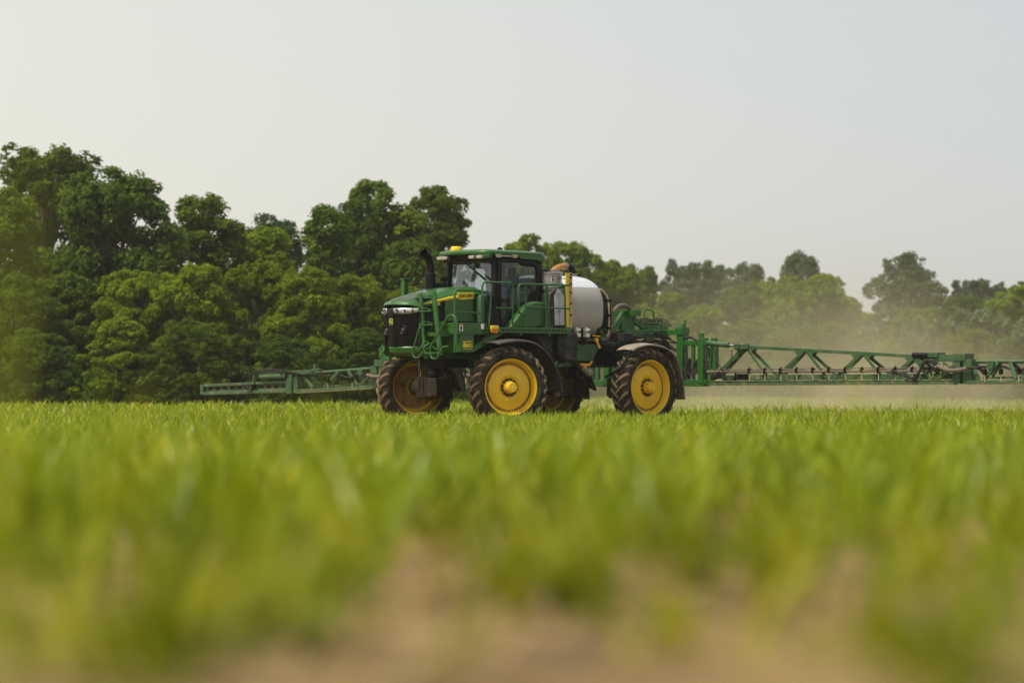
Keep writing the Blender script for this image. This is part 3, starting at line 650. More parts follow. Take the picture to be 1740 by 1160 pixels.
# --- fuel tank
b = MB(); b.prism([(-1.05,2.20),(-1.20,2.10),(-1.36,1.95),(-1.52,1.72),(-1.66,1.60),(-1.76,1.56),(-1.78,2.20)], .74, 1.24)
b.prism([(-1.80,2.175),(-1.80,1.88),(-1.84,1.56),(-1.90,1.535),(-2.40,1.535),(-2.43,1.60),(-2.44,1.86),(-2.46,2.10),(-2.40,2.17)], .74, 1.36)
fuel = b.build("fuel_tank", M['fuel'], SP, .03, seg=3)
b = MB(); b.tube([(-1.44,1.12,2.18),(-1.44,1.20,2.30)], .07, 12); b.build("filler_cap", M['blackpaint'], fuel)
b = MB(); b.prism([(-1.84,1.87),(-2.45,1.80),(-2.45,1.775),(-1.84,1.845)], 1.355, 1.366); b.box(-1.97,-1.8,1.36,1.42,1.585,1.62); b.tube([(-1.95,1.4,1.6),(-1.88,1.4,1.64)], .025, 6); b.build("tank_strap", M['blackpaint'], fuel)
b = MB(); b.box(-2.4,-1.3,-1.3,-.7,1.55,2.15); b.build("tool_box", M['fuel'], SP, .03)
# --- plumbing on the left side
b = MB(); b.tube([(-2.48,.85,2.02),(-3.45,.85,2.02)], .045, 10)
for x in (-2.62,-2.78,-2.95,-3.1,-3.25): b.tube([(x-.03,.85,2.02),(x+.03,.85,2.02)], .065, 10)
for x in (-2.7,-2.9): b.tube([(x,.85,2.02),(x,.9,2.14)], .03, 8)
b.build("pipe_manifold", M['hosetan'], SP)
b = MB(); b.tube(spline([(-2.95,.88,2.04),(-3.1,.92,2.14),(-3.3,.92,2.19),(-3.65,.9,2.22)], 6), .05, 8); b.build("suction_hose", M['hosetan'], SP)
b = MB(); b.tube(spline([(-3.45,.85,2.02),(-3.75,.86,2.02),(-3.92,.86,2.10),(-3.98,.84,2.35),(-4.1,.8,2.62),(-4.35,.75,2.82),(-4.65,.7,2.84),(-4.95,.6,2.72),(-5.15,.5,2.5)], 8), .05, 10); b.build("main_hose", M['hosetan'], SP, smooth=60)
for x, z in ((-3.38,2.02),(-3.0,1.38)):
    b = MB(); b.tube([(x,.95,z),(x,1.05,z)], .045, 8)
    if z > 2: b.bar((x+.05,1.03,z+.02),(x-.08,1.05,z-.20),.03,.05); b.bar((x+.1,.98,z+.10),(x-.16,.98,z+.08),.03,.03)
    else: b.bar((x+.16,1.03,z+.06),(x-.12,1.05,z+.05),.04,.055); b.bar((x-.10,1.05,z+.04),(x-.20,1.05,z+.14),.04,.04)
    b.build("valve_handle", M['valve'], SP, .006)
b = MB(); b.tube([(-2.95,.95,1.40),(-3.12,.98,1.27)], .08, 10); b.tube([(-3.06,.98,1.32),(-3.18,1.0,1.22)], .10, 10); b.build("fill_coupling", M['steel'], SP)
b = MB()
for i in range(6): b.tube(spline([(-3.62,.90,1.98-.008*i), (-3.9,.96,2.03-.042*i), (-4.2,.98,1.97-.05*i), (-4.5,.92,1.87-.045*i)], 5), .011, 6)
b.tube(spline([(-3.62,.92,1.86),(-3.9,.97,1.74),(-4.15,.97,1.66),(-4.4,.9,1.72)], 5), .014, 6)
b.build("hose_bundle", M['hose'], SP)
b = MB(); b.box(-4.62,-4.12,.70,.98,1.98,2.20); b.build("valve_box", M['fuel'], SP, .02)
b = MB(); b.prism([(-2.5,1.92),(-3.60,1.92),(-3.52,1.80),(-3.42,1.66),(-3.36,1.53),(-2.5,1.53)], .90, .93); b.tube([(-2.95,.93,1.80),(-2.95,.945,1.80)], .03, 10)
b.build("frame_plate", M['boom'], SP, .006)
b = MB(); b.prism([(-3.55,1.53),(-3.62,1.70),(-3.76,1.84),(-3.95,1.92),(-4.55,1.9),(-4.55,1.53)], .63, .66); b.box(-4.4,-3.7,.66,.9,1.42,1.62)
for i in range(5): b.box(-3.8-.15*i,-3.72-.15*i,.9,.96,1.5,1.62)
b.build("hydraulic_block", M['dark'], SP, .01)
# --- lift linkage and boom frame
b = MB()
for s in (1,-1):
    b.prism([(-4.55,1.9),(-4.98,1.9),(-4.98,2.30),(-4.88,2.72),(-4.60,2.74),(-4.52,2.40)], s*.62, s*.70)
    b.bar((-3.98,s*.66,1.96),(-4.62,s*.66,2.66),.10,.13)
    b.bar((-4.55,s*.74,2.18),(-6.05,s*.74,2.18),.09,.20); b.bar((-4.6,s*.60,1.68),(-6.0,s*.60,1.55),.09,.14)
    b.bar((-4.92,s*.68,2.52),(-5.55,s*.68,2.22),.08,.14)
    b.bar((-5.2,s*.66,2.33),(-6.1,s*.66,2.34),.10,.09)
b.box(-4.95,-4.72,-1.15,.92,2.60,2.74); b.box(-4.60,-4.46,-1.0,.66,2.34,2.46)
b.box(-5.0,-4.9,-.7,.7,1.9,2.1)
b.tube(bend([(-4.95,.98,2.30),(-5.02,.98,2.76),(-5.30,.98,2.74),(-5.35,.98,2.45)], .06), .022, 8); b.tube(bend([(-5.1,.98,2.42),(-5.60,.98,2.44),(-5.55,.98,2.2)], .06), .022, 8)
b.build("lift_linkage", M['green'], SP, .008)
b = MB(); rnd = random.Random(5)
for i in range(14):
    y = .5+.4*rnd.random(); z = 1.95+.2*rnd.random()
    b.tube(spline([(-4.7,y,z), (-5.1,y+.05,z-.12*rnd.random()), (-5.5,y,z+.1*rnd.random()), (-6.0,y+.2,z-.3*rnd.random())], 5), .018, 6)
for i in range(10):
    x = -5.25-.09*i; b.tube(spline([(x,.3,2.38),(x-.05,.5,2.52+.05*rnd.random()),(x-.15,.6,2.44),(x-.25,.62,2.38)],4), .014, 6)
b.build("hydraulic_hose", M['hose'], SP)
b = MB(); b.box(-5.5,-4.75,-.45,.5,1.55,1.95); b.box(-5.9,-5.4,-.3,.7,1.2,1.7); b.build("pump_unit", M['dark'], SP, .03)
b = MB()
for s in (1,-1):
    b.box(-6.12,-5.92,s*1.25-.10,s*1.25+.10,.95,2.30); b.box(-6.15,-5.89,s*1.25-.12,s*1.25+.12,2.16,2.34); b.bar((-6.02,s*1.34,2.3),(-6.02,s*1.34,2.52),.05,.05)
    b.box(-6.10,-5.98,s*.62-.06,s*.62+.06,1.0,2.25); b.prism([(-5.98,2.34),(-6.06,2.34),(-6.04,2.44),(-6.0,2.44)], s*1.15, s*1.3)
    b.box(-6.08,-5.96,min(s*1.3,s*2.1),max(s*1.3,s*2.1),1.90,2.02); b.box(-6.08,-5.96,min(s*1.3,s*2.1),max(s*1.3,s*2.1),.98,1.09)
    b.box(-6.14,-5.94,s*1.92-.09,s*1.92+.09,1.0,2.08); b.box(-6.12,-5.98,s*2.20-.03,s*2.20+.03,1.05,2.0)
    b.box(-6.10,-5.98,s*2.34-.045,s*2.34+.045,1.12,1.88); b.box(-6.06,-5.98,s*1.62-.04,s*1.62+.04,1.06,1.9)
    b.box(-6.1,-6.0,s*1.86-.05,s*1.86+.05,2.02,2.2); b.box(-6.1,-6.0,s*2.28-.07,s*2.28+.07,1.92,2.08)
    b.box(-6.2,-5.95,min(s*1.4,s*2.0),max(s*1.4,s*2.0),.93,.98)
b.box(-6.10,-5.95,-1.2,1.2,2.17,2.29); b.box(-6.10,-5.95,-1.2,1.2,.97,1.08)
b.bar((-6.02,1.2,1.12),(-6.02,.62,2.12),.06,.08); b.bar((-6.02,-1.2,1.12),(-6.02,-.62,2.12),.06,.08)
b.build("boom_frame", M['green'], SP, .01)
b = MB(); rnd = random.Random(3)
for i in range(8):
    b.tube(spline([(-6.0,1.35,1.5+.06*i), (-5.95,1.55,1.2+.1*rnd.random()), (-6.0,1.85,1.25+.05*i), (-6.05,2.4,1.22+.02*i)], 5), .022, 6)
b.tube(spline([(-6.0,1.3,2.06),(-5.98,1.55,2.10),(-5.98,1.75,2.02),(-5.98,1.86,1.9)], 5), .03, 8); b.tube(spline([(-5.98,2.3,1.88),(-5.95,2.52,1.45),(-5.95,2.72,1.32),(-5.95,2.92,1.48),(-5.95,2.95,1.80)], 6), .012, 6)
b.tube([(-5.98,1.5,1.2),(-5.98,1.5,1.6)], .06, 10); b.box(-6.05,-5.95,1.4,1.5,1.1,1.3); b.box(-6.05,-5.95,2.1,2.2,1.6,1.85)
b.tube([(-6.0,2.3,1.18),(-6.0,2.5,1.20)], .09, 10)
b.build("boom_hose", M['hose'], SP)
# --- spray booms
nozzle_me = None
def nozzle(parent, loc, name="nozzle"):
    global nozzle_me
    if nozzle_me is None:
        b = MB(); b.box(-.04,.04,-.03,.03,-.05,.07); b.mi = 1; b.tube([(0,0,-.21),(0,0,-.05)], .013, 6); b.mi = 0; b.tube([(0,0,.06),(0,0,.10)], .016, 6)
        o = b.build(name, [M['blackpaint'], M['clearhose']], parent); nozzle_me = o.data
    else:
        o = bpy.data.objects.new(name, nozzle_me); COL.objects.link(o); o.parent = parent
    o.location = loc; return o
def wing(s, zb, zt):
    """zb, zt: bottom and top chord height at the listed distances from the middle"""
    def B(y): return np.interp(y, *zip(*zb))
    def T(y): return np.interp(y, *zip(*zt))
    def P(x, y, z): return Vector((x, s*y, z))
    Xf, Xb, Xt = -6.04, -6.34, -6.19
    def diag(b, y0, y1, w=.076, up=True, t=.03):
        b.bar(P(Xf,y0,B(y0)+.06), P(Xt+.05,y1,T(y1)-.03), t, w, up=(0,1,0) if abs(y1-y0) < .4 else (0,0,1))
        b.bar(P(Xb,y0,B(y0)+.14), P(Xt-.05,y1,T(y1)-.03), t, w, up=(0,0,1))
    # inner section
    b = MB()
    tops = [3.2, 5.1, 6.85, 8.45]; bots = [4.14, 5.98, 7.66, 9.08]
    b.bar(P(Xt,3.0,T(3.0)), P(Xt,9.2,T(9.2)), .15, .075)
    b.bar(P(Xf+.02,3.0,T(3.0)-.03), P(Xf-.1,3.32,T(3.3)+.02), .10, .12)
    for y in tops:
        for sg in (-1,1): b.prism([(s*(y+sg*.02),T(y)-.03),(s*(y+sg*.34),T(y)-.03),(s*(y+sg*.16),T(y)-.16)], Xt-.06, Xt+.07, 'yz')
    diag(b, 2.2, 3.15, .10)
    for i in range(4):
        diag(b, bots[i]-.06, tops[i]+.06)
        if i < 3: diag(b, bots[i]+.06, tops[i+1]-.06)
    inner = b.build("boom", M['boom'], SP, .006)
    b = MB()
    b.bar(P(Xf,1.95,B(1.95)), P(Xf,9.70,B(9.7)), .10, .10); b.bar(P(Xf+.055,1.95,B(1.95)+.045), P(Xf+.055,9.70,B(9.7)+.045), .02, .015)
    b.bar(P(Xb,2.3,B(2.3)+.13), P(Xb,9.65,B(9.65)+.13), .08, .13)
    for y in np.arange(2.6, 9.6, .92): b.bar(P(Xf,y,B(y)+.02), P(Xb,y,B(y)+.1), .05, .03)
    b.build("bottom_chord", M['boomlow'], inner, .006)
    b = MB(); b.bar(P(Xf,2.4,B(2.4)-.055), P(Xf,9.7,B(9.7)-.055), .12, .012); b.build("wear_strip", M['rust'], inner)
    # spray pipe with clamps, hoses and nozzles
    b = MB(); Xn = -6.02
    b.tube([P(Xn,2.3,B(2.3)+.27), P(Xn,9.0,B(9)+.25)], .028, 8)
    b.tube(spline([P(Xn+.01,2.2+i*.45,B(2.2+i*.45)+.325+.012*math.sin(i*1.9)) for i in range(16)], 4), .012, 6)
    b.tube(spline([P(Xn+.01,2.6+i*.6,B(2.6+i*.6)+.30-.03*(i % 2)) for i in range(11)], 4), .014, 6)
    b.tube([P(Xn,2.1,B(2.1)+.27),P(Xn,2.5,B(2.5)+.27)], .05, 8)
    b.build("spray_pipe", M['hosetan'], inner)
    y = 3.45; k = 0
    while y < 9.0:
        nozzle(inner, P(Xn, y, B(y)+.275)); y += .50
    b = MB(); 
    for k in range(2): b.box(-6.08,-5.98,min(s*(3.08+.16*k),s*(3.2+.16*k)),max(s*(3.08+.16*k),s*(3.2+.16*k)),B(3)+.09,B(3)+.22)
    b.tube([P(Xn,3.0,B(3)+.05),P(Xn,3.0,B(3)+.30)], .025, 6)
    b.build("section_valve", M['blackpaint'], inner)
    # hinge between inner and outer section
    b = MB()
    b.box(-6.22,-6.0,min(s*9.62,s*9.84),max(s*9.62,s*9.84),B(9.7)-.04,T(9.7)+.10); b.box(-6.30,-6.0,min(s*9.20,s*9.98),max(s*9.20,s*9.98),T(9.7)+.04,T(9.7)+.13)
    b.box(-6.3,-5.98,min(s*9.66,s*10.0),max(s*9.66,s*10.0),T(9.7)-.02,T(9.7)+.15)
    b.bar(P(-6.02,9.05,T(9.0)-.04), P(-6.02,9.75,T(9.7)+.02), .05, .10); b.bar(P(Xf,9.12,B(9.1)+.06), P(-6.06,9.72,T(9.7)-.08), .06, .11); b.bar(P(Xf,9.05,B(9)+.06), P(-6.06,8.52,T(8.5)-.04), .05, .14)
    b.bar(P(-6.2,8.8,B(9)+.28), P(-6.2,9.7,B(9.7)+.28), .06, .10); b.bar(P(-6.1,8.6,B(9)+.05), P(-6.1,8.95,B(9)+.3), .04, .07)
    b.bar(P(-6.02,9.16,T(9.1)+.06), P(-6.0,9.45,T(9.4)-.14), .03, .04)
    b.box(-6.25,-5.95,min(s*8.95,s*9.22),max(s*8.95,s*9.22),T(9)+.0,T(9)+.11)
    b.box(-6.22,-6.0,min(s*9.92,s*10.16),max(s*9.92,s*10.16),B(10)-.04,T(10.0)+.05)
    b.build("fold_hinge", M['boom'], inner, .008)
    b = MB(); b.tube([P(-6.05,8.45,T(8.5)+.03), P(-6.05,9.1,T(9.1)+.05)], .065, 12); b.build("fold_cylinder", M['black'], inner)
    b = MB()
    for o in (0,.03,.06): b.tube(spline([P(-5.96,7.9,B(8)+.28-o), P(-5.95,8.3,B(8)+.14+o), P(-5.95,8.6,B(8.5)+.12-o), P(-5.94,8.85,B(8.8)+.42+o), P(-5.92,9.15,B(9)+.47-o), P(-5.9,9.45,B(9.4)+.30), P(-5.9,9.75,B(9.7)+.26+o), P(-5.92,10.1,B(10)+.30), P(-5.95,10.45,B(10.4)+.33)], 6), .03, 8)
    rn = random.Random(11)
    for i in range(8): b.tube(spline([P(-5.95,8.8+.1*i,B(9)+.40), P(-5.93,8.9+.1*i,B(9)+.25+.1*rn.random()), P(-5.95,8.8+.12*i,B(9)+.1+.1*rn.random())], 4), .010, 5)
    b.build("loop_hose", M['hose'], inner)
    b = MB(); b.tube(spline([P(-5.88,9.3,B(9.4)+.36), P(-5.87,9.6,B(9.6)+.27), P(-5.87,9.9,B(9.9)+.27), P(-5.88,10.15,B(10)+.31)], 6), .045, 8); b.build("hose_sleeve", M['hosetan'], inner)
    # tilt cylinder at the root
    b = MB(); b.tube([P(-6.02,2.10,1.96), P(-6.02,2.78,1.90)], .062, 14); b.mi = 1; b.tube([P(-6.02,2.78,1.90), P(-6.02,3.05,1.875)], .030, 12); b.mi = 0; b.box(-6.07,-5.97,min(s*2.98,s*3.14),max(s*2.98,s*3.14),1.82,1.92)
    b.build("tilt_cylinder", [M['boom'], M['chrome']], inner, smooth=50)
    # outer section
    b = MB()
    b.tube([P(Xt,10.05,T(10.05)), P(Xt,13.3,T(13.3))], .042, 12)
    if s > 0: lines = [(10.34,10.05),(10.48,10.80),(11.40,11.15),(11.55,11.9),(12.4,12.15),(12.55,12.9),(13.25,13.1)]
    else: lines = [(10.60,10.12),(10.75,11.22),(12.10,11.64),(12.58,13.12),(13.30,13.22)]
    for y0, y1 in lines: diag(b, y0, y1, .085, t=.05)
    b.box(-6.2,-6.02,min(s*13.2,s*13.38),max(s*13.2,s*13.38),B(13.3)-.03,T(13.3)+.02)
    b.prism([(s*10.55,T(10.5)-.03),(s*10.75,T(10.5)-.03),(s*10.72,T(10.5)-.18),(s*10.58,T(10.5)-.18)], -6.10, -6.05, 'yz')
    outer = b.build("outer_section", M['boom'], inner, .006)
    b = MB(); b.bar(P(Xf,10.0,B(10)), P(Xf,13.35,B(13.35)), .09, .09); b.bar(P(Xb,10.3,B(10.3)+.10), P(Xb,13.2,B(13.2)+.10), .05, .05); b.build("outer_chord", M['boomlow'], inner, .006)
    b = MB(); b.bar(P(Xf,10.1,B(10.1)-.05), P(Xf,13.2,B(13.2)-.05), .10, .012); b.build("wear_strip", M['rust'], inner)
    b = MB(); b.tube(spline([P(-5.98,10.4,T(10.4)-.12), P(-6.2,10.8,T(10.8)-.10), P(-6.2,11.3,T(11.3)-.19), P(-6.2,11.7,T(11.7)-.10), P(-6.2,12.2,T(12.2)-.10), P(-6.1,12.9,T(12.9)-.05), P(-5.98,13.6,T(13.3)-.05)], 6), .028, 8); b.build("outer_hose", M['hose'], inner)
    for y in ((10.55, 11.0, 11.5, 12.0, 12.5, 13.0) if s > 0 else (10.9, 11.9)): nozzle(inner, P(-6.0, y, B(y)+.22))
    # tip section, carried on a breakaway hinge
    b = MB()
    b.bar(P(-6.06,13.45,B(13.45)+.27), P(-6.06,17.3,B(17.3)+.24), .12, .07); b.bar(P(-6.06,13.45,B(13.45)+.02), P(-6.06,17.3,B(17.3)+.02), .12, .08)
    b.bar(P(-6.09,13.45,B(13.45)+.145), P(-6.09,17.3,B(17.3)+.13), .02, .22)
    b.box(-6.13,-5.99,min(s*17.28,s*17.40),max(s*17.28,s*17.40),B(17.3)-.01,B(17.3)+.27)
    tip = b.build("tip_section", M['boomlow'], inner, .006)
    b = MB()
    for i in range(11): b.bar(P(-6.075,13.75+.32*i,B(13.75+.32*i)+.155), P(-6.075,13.93+.32*i,B(13.93+.32*i)+.153), .02, .055)
    b.build("tip_slot", M['dark'], inner)
    b = MB()
    b.bar(P(-6.0,12.5,T(12.6)+.04), P(-6.0,15.0,B(15)+.54), .08, .07); b.bar(P(-6.0,15.0,B(15)+.56), P(-6.0,15.02,B(15)+.22), .08, .07); b.tube([P(-5.96,13.6,B(13.6)+.42), P(-5.96,14.7,B(14.7)+.42)], .07, 10)
    b.bar(P(-6.0,12.4,T(12.4)+.02), P(-6.0,12.4,T(12.4)+.22), .07, .12); b.box(-6.05,-5.95,min(s*12.2,s*12.55),max(s*12.2,s*12.55),T(12.4)+.03,T(12.4)+.10)
    b.box(-6.16,-5.96,min(s*13.38,s*13.62),max(s*13.38,s*13.62),B(13.5)-.06,B(13.5)+.46)
    b.build("breakaway_arm", M['boom'], inner, .008)
    b = MB()
    for o in (0,.03): b.tube(spline([P(-5.95,13.0,T(13)-.02), P(-5.94,13.8,B(13.8)+.56+o), P(-5.94,14.6,B(14.6)+.58+o), P(-5.94,15.1,B(15.1)+.50), P(-5.94,15.25,B(15.2)+.30)], 6), .018, 6)
    b.box(-6.02,-5.9,min(s*13.55,s*13.8),max(s*13.55,s*13.8),B(13.6)+.36,B(13.6)+.50); b.box(-6.0,-5.92,min(s*15.05,s*15.3),max(s*15.05,s*15.3),B(15)+.08,B(15)+.22)
    b.build("tip_hose", M['hose'], inner)
    return inner
wing(1, [(1.2,1.0),(9.7,1.02),(10.1,1.015),(13.5,1.02),(17.4,1.03)], [(1.2,2.0),(3.1,1.865),(9.2,1.56),(9.7,1.50),(10.05,1.47),(13.4,1.46)])
wing(-1, [(1.2,.98),(9.8,.93),(10.1,.93),(13.5,.80),(17.4,.72)], [(1.2,2.0),(3.1,1.84),(9.2,1.53),(9.7,1.48),(10.05,1.42),(13.4,1.27)])
# --- driver
def person():
    """seated body as one skinned surface, hands on the wheel"""
    J = {}; me = bpy.data.meshes.new("person"); vs = []; es = []; rs = []
    def j(n, p, r, par=None):
        J[n] = len(vs); vs.append(p); rs.append(r)
        if par: es.append((J[par], J[n]))
    j('pelvis', (-1.30,0,2.95), (.15,.12)); j('waist', (-1.36,0,3.10), (.14,.11), 'pelvis'); j('chest', (-1.38,0,3.28), (.16,.12), 'waist'); j('neck0', (-1.36,0,3.42), (.08,.08), 'chest'); j('neck', (-1.33,0,3.48), (.055,.055), 'neck0')
    j('head0', (-1.31,0,3.56), (.07,.075), 'neck'); j('head1', (-1.30,0,3.64), (.085,.095), 'head0'); j('head2', (-1.31,0,3.71), (.06,.07), 'head1')
    for s in (1,-1):
        k = 'l' if s > 0 else 'r'
        j('sh'+k, (-1.37,s*.19,3.37), (.065,.065), 'chest'); j('el'+k, (-1.16,s*.27,3.14), (.045,.045), 'sh'+k); j('wr'+k, (-.88,s*.20,3.10), (.030,.03), 'el'+k); j('ha'+k, (-.78,s*.185,3.10), (.035,.022), 'wr'+k)
        for q in range(4): j('f%d%s' % (q,k), (-.70,s*(.155+.02*q),3.11-.008*q), (.009,.009), 'ha'+k); j('g%d%s' % (q,k), (-.675,s*(.155+.02*q),3.08-.008*q), (.008,.008), 'f%d%s' % (q,k))
        j('t'+k, (-.73,s*.14,3.08), (.010,.010), 'ha'+k)
        j('hip'+k, (-1.26,s*.10,2.92), (.10,.10), 'pelvis'); j('kn'+k, (-.84,s*.16,2.92), (.065,.065), 'hip'+k); j('an'+k, (-.70,s*.16,2.50), (.045,.045), 'kn'+k); j('to'+k, (-.54,s*.17,2.42), (.04,.03), 'an'+k)
    me.from_pydata(vs, es, []); o = bpy.data.objects.new("person", me); COL.objects.link(o)
    o.location = SP.location; o.rotation_euler = SP.rotation_euler
    sk = o.modifiers.new("skin", 'SKIN'); ss = o.modifiers.new("sub", 'SUBSURF'); ss.levels = 2; ss.render_levels = 2
    for v, r in zip(me.skin_vertices[0].data, rs): v.radius = r
    me.skin_vertices[0].data[0].use_root = True
    m, t, bs = newmat("driver_clothes"); N, L = t.nodes, t.links
    tc = N.new("ShaderNodeTexCoord"); sx = N.new("ShaderNodeSeparateXYZ"); L.new(tc.outputs['Object'], sx.inputs[0])
    def step(sock, a, inv=False):
        q = N.new("ShaderNodeMath"); q.operation = 'LESS_THAN' if inv else 'GREATER_THAN'; L.new(sock, q.inputs[0]); q.inputs[1].default_value = a; return q.outputs[0]
    def mix(f, c0, c1):
        q = N.new("ShaderNodeMix"); q.data_type = 'RGBA'; L.new(f, q.inputs[0])
        for i, c in ((6,c0),(7,c1)):
            if isinstance(c, tuple): q.inputs[i].default_value = rgb(c)
            else: L.new(c, q.inputs[i])
        return q.outputs[2]
    c = mix(step(sx.outputs[2], 3.44), (.17,.29,.40), (.42,.25,.17)); c = mix(step(sx.outputs[0], -.98), c, (.42,.25,.17)); c = mix(step(sx.outputs[2], 3.0, True), c, (.02,.03,.055))
    L.new(c, bs.inputs['Base Color']); bs.inputs['Roughness'].default_value = .8
    me.materials.append(m)
    tag(o, "driver in a blue shirt and cap, seated at the wheel inside the cab", "person")
    b = MB(); b.lathe([(3.66,.105),(3.72,.098),(3.77,.06),(3.785,.001)], (-1.305,0,0), 'Z', 20); b.hexa([(-1.25,-.08,3.665),(-1.10,-.06,3.65),(-1.10,.06,3.65),(-1.25,.08,3.665),(-1.25,-.08,3.68),(-1.10,-.06,3.665),(-1.10,.06,3.665),(-1.25,.08,3.68)])
    b.build("cap", M['cap'], o)
    b = MB(); b.hexa([(-1.225,-.015,3.60),(-1.225,.015,3.60),(-1.20,.012,3.60),(-1.20,-.012,3.60),(-1.225,-.01,3.66),(-1.225,.01,3.66),(-1.218,.006,3.655),(-1.218,-.006,3.655)]); b.build("nose", M['skin'], o)
    return o
person()
# ------------------------------------------------------------------ foliage
def leafmat(name, dark, light, warm, trans=.48, attr=True, rough=.65, spec=.12):
    m, t, b = newmat(name); N, L = t.nodes, t.links; N.remove(b)
    at = N.new("ShaderNodeAttribute"); at.attribute_name = "tint"
    cr = N.new("ShaderNodeValToRGB"); e = cr.color_ramp.elements
    e[0].position = 0; e[0].color = rgb(dark); e[1].position = 1; e[1].color = rgb(warm)
    k = cr.color_ramp.elements.new(.55); k.color = rgb(light)
    L.new(at.outputs['Fac'], cr.inputs[0])
    oi = N.new("ShaderNodeObjectInfo"); hs = N.new("ShaderNodeHueSaturation")
    mr = N.new("ShaderNodeMapRange"); mr.inputs[3].default_value = .82; mr.inputs[4].default_value = 1.2; L.new(oi.outputs['Random'], mr.inputs[0]); L.new(mr.outputs[0], hs.inputs['Value'])
    L.new(cr.outputs[0], hs.inputs['Color'])
    d = N.new("ShaderNodeBsdfPrincipled"); d.inputs['Roughness'].default_value = rough; d.inputs['Specular IOR Level'].default_value = spec; L.new(hs.outputs[0], d.inputs['Base Color'])
    tr = N.new("ShaderNodeBsdfTranslucent"); L.new(hs.outputs[0], tr.inputs[0])
    mx = N.new("ShaderNodeMixShader"); mx.inputs[0].default_value = trans; L.new(d.outputs[0], mx.inputs[1]); L.new(tr.outputs[0], mx.inputs[2])
    L.new(mx.outputs[0], N["Material Output"].inputs[0]); return m
LM = {'dark': leafmat("dark_foliage", (.052,.098,.009), (.098,.165,.013), (.17,.24,.02)),
      'mid': leafmat("green_foliage", (.072,.125,.009), (.132,.200,.013), (.22,.28,.02)),
      'fresh': leafmat("fresh_foliage", (.100,.160,.006), (.185,.255,.010), (.30,.345,.015)),
      'blue': leafmat("bluish_foliage", (.052,.098,.028), (.090,.155,.044), (.14,.21,.055)),
      'far': leafmat("hazed_far_foliage", (.075,.122,.052), (.124,.18,.074), (.18,.235,.09)),  # distance haze painted into the leaf colour: paler and bluer
      'yellow': leafmat("yellowish_foliage", (.14,.18,.010), (.24,.28,.014), (.32,.34,.02))}
BARK = mat("bark", (.075,.058,.042), .9, dirt=(.13,.11,.085), amt=.8, scale=9, bump=.4)
def mesh_from_np(name, co, faces4=None, faces3=None, tint=None, m=None):
    me = bpy.data.meshes.new(name); me.vertices.add(len(co)); me.vertices.foreach_set("co", co.astype(np.float32).ravel())
    n4 = 0 if faces4 is None else len(faces4); n3 = 0 if faces3 is None else len(faces3)
    idx = np.concatenate([a.ravel() for a in (faces4, faces3) if a is not None]).astype(np.int32)
    me.loops.add(len(idx)); me.loops.foreach_set("vertex_index", idx)
    st = np.concatenate([np.arange(n4)*4, n4*4 + np.arange(n3)*3]).astype(np.int32)
    me.polygons.add(n4+n3); me.polygons.foreach_set("loop_start", st)
    me.update(calc_edges=True); me.validate()
    if tint is not None:
        a = me.attributes.new("tint", 'FLOAT', 'POINT'); a.data.foreach_set("value", tint.astype(np.float32))
    if m: me.materials.append(m)
    return me
def unit(v): return v/np.maximum(np.linalg.norm(v, axis=-1, keepdims=True), 1e-6)
def crown_mesh(name, seed, lobes, puffs, leaves, shape, leaf=.108, lobe_r=(.9,1.5), puff_r=(.26,.46), flat=1.0, squash=.8):
    """unit-size tree (about 7 wide, 10 high): lobes carry puffs, puffs carry leaf blades"""
    g = np.random.default_rng(seed); LC, LR = [], []
    for c, r in shape(g, lobes): LC.append(c); LR.append(r)
    LC = np.array(LC); LR = np.array(LR)
    P, PR, PD = [], [], []
    for c, r in zip(LC, LR):
        n = int(puffs * (r/1.2)**2) + 4
        d = unit(g.normal(size=(n, 3)) + np.array([0, 0, .25])); rr = r*g.uniform(.72, 1.06, (n,1))
        p = c + d*rr*np.array([1, 1, flat*squash])
        P.append(p); PD.append(d); PR.append(g.uniform(*puff_r, n))
    P = np.concatenate(P); PD = np.concatenate(PD); PR = np.concatenate(PR)
    # drop puffs buried deep inside other lobes
    keep = np.ones(len(P), bool)
    for c, r in zip(LC, LR):
        q = (P-c)/np.array([1,1,flat*squash]); keep &= np.linalg.norm(q, axis=1) > r*.62
    P, PD, PR = P[keep], PD[keep], PR[keep]
    n = len(P); k = leaves
    d = unit(g.normal(size=(n,k,3)) + PD[:,None]*.7 + np.array([0,0,.35]))
    c = P[:,None] + d*PR[:,None,None]*g.uniform(.45,1.05,(n,k,1))*np.array([1,1,.8*flat+.1])
    nrm = unit(d + g.normal(size=(n,k,3))*.55 + np.array([0,0,.45]))
    t = unit(np.cross(nrm, g.normal(size=(n,k,3)))); b = np.cross(nrm, t)
    L = leaf*g.uniform(.65,1.35,(n,k,1)); w = L*g.uniform(.38,.6,(n,k,1))
    co = np.stack([c - t*L, c + b*w + nrm*L*.12, c + t*L, c - b*w + nrm*L*.12], axis=2).reshape(-1,3)
    tint = np.repeat(np.clip(g.normal(.42,.18,(n,1)) + g.normal(0,.12,(n,k)), 0, 1).ravel(), 4)
    f = np.arange(len(co)).reshape(-1,4)
    return mesh_from_np(name, co, f, None, tint), LC, LR
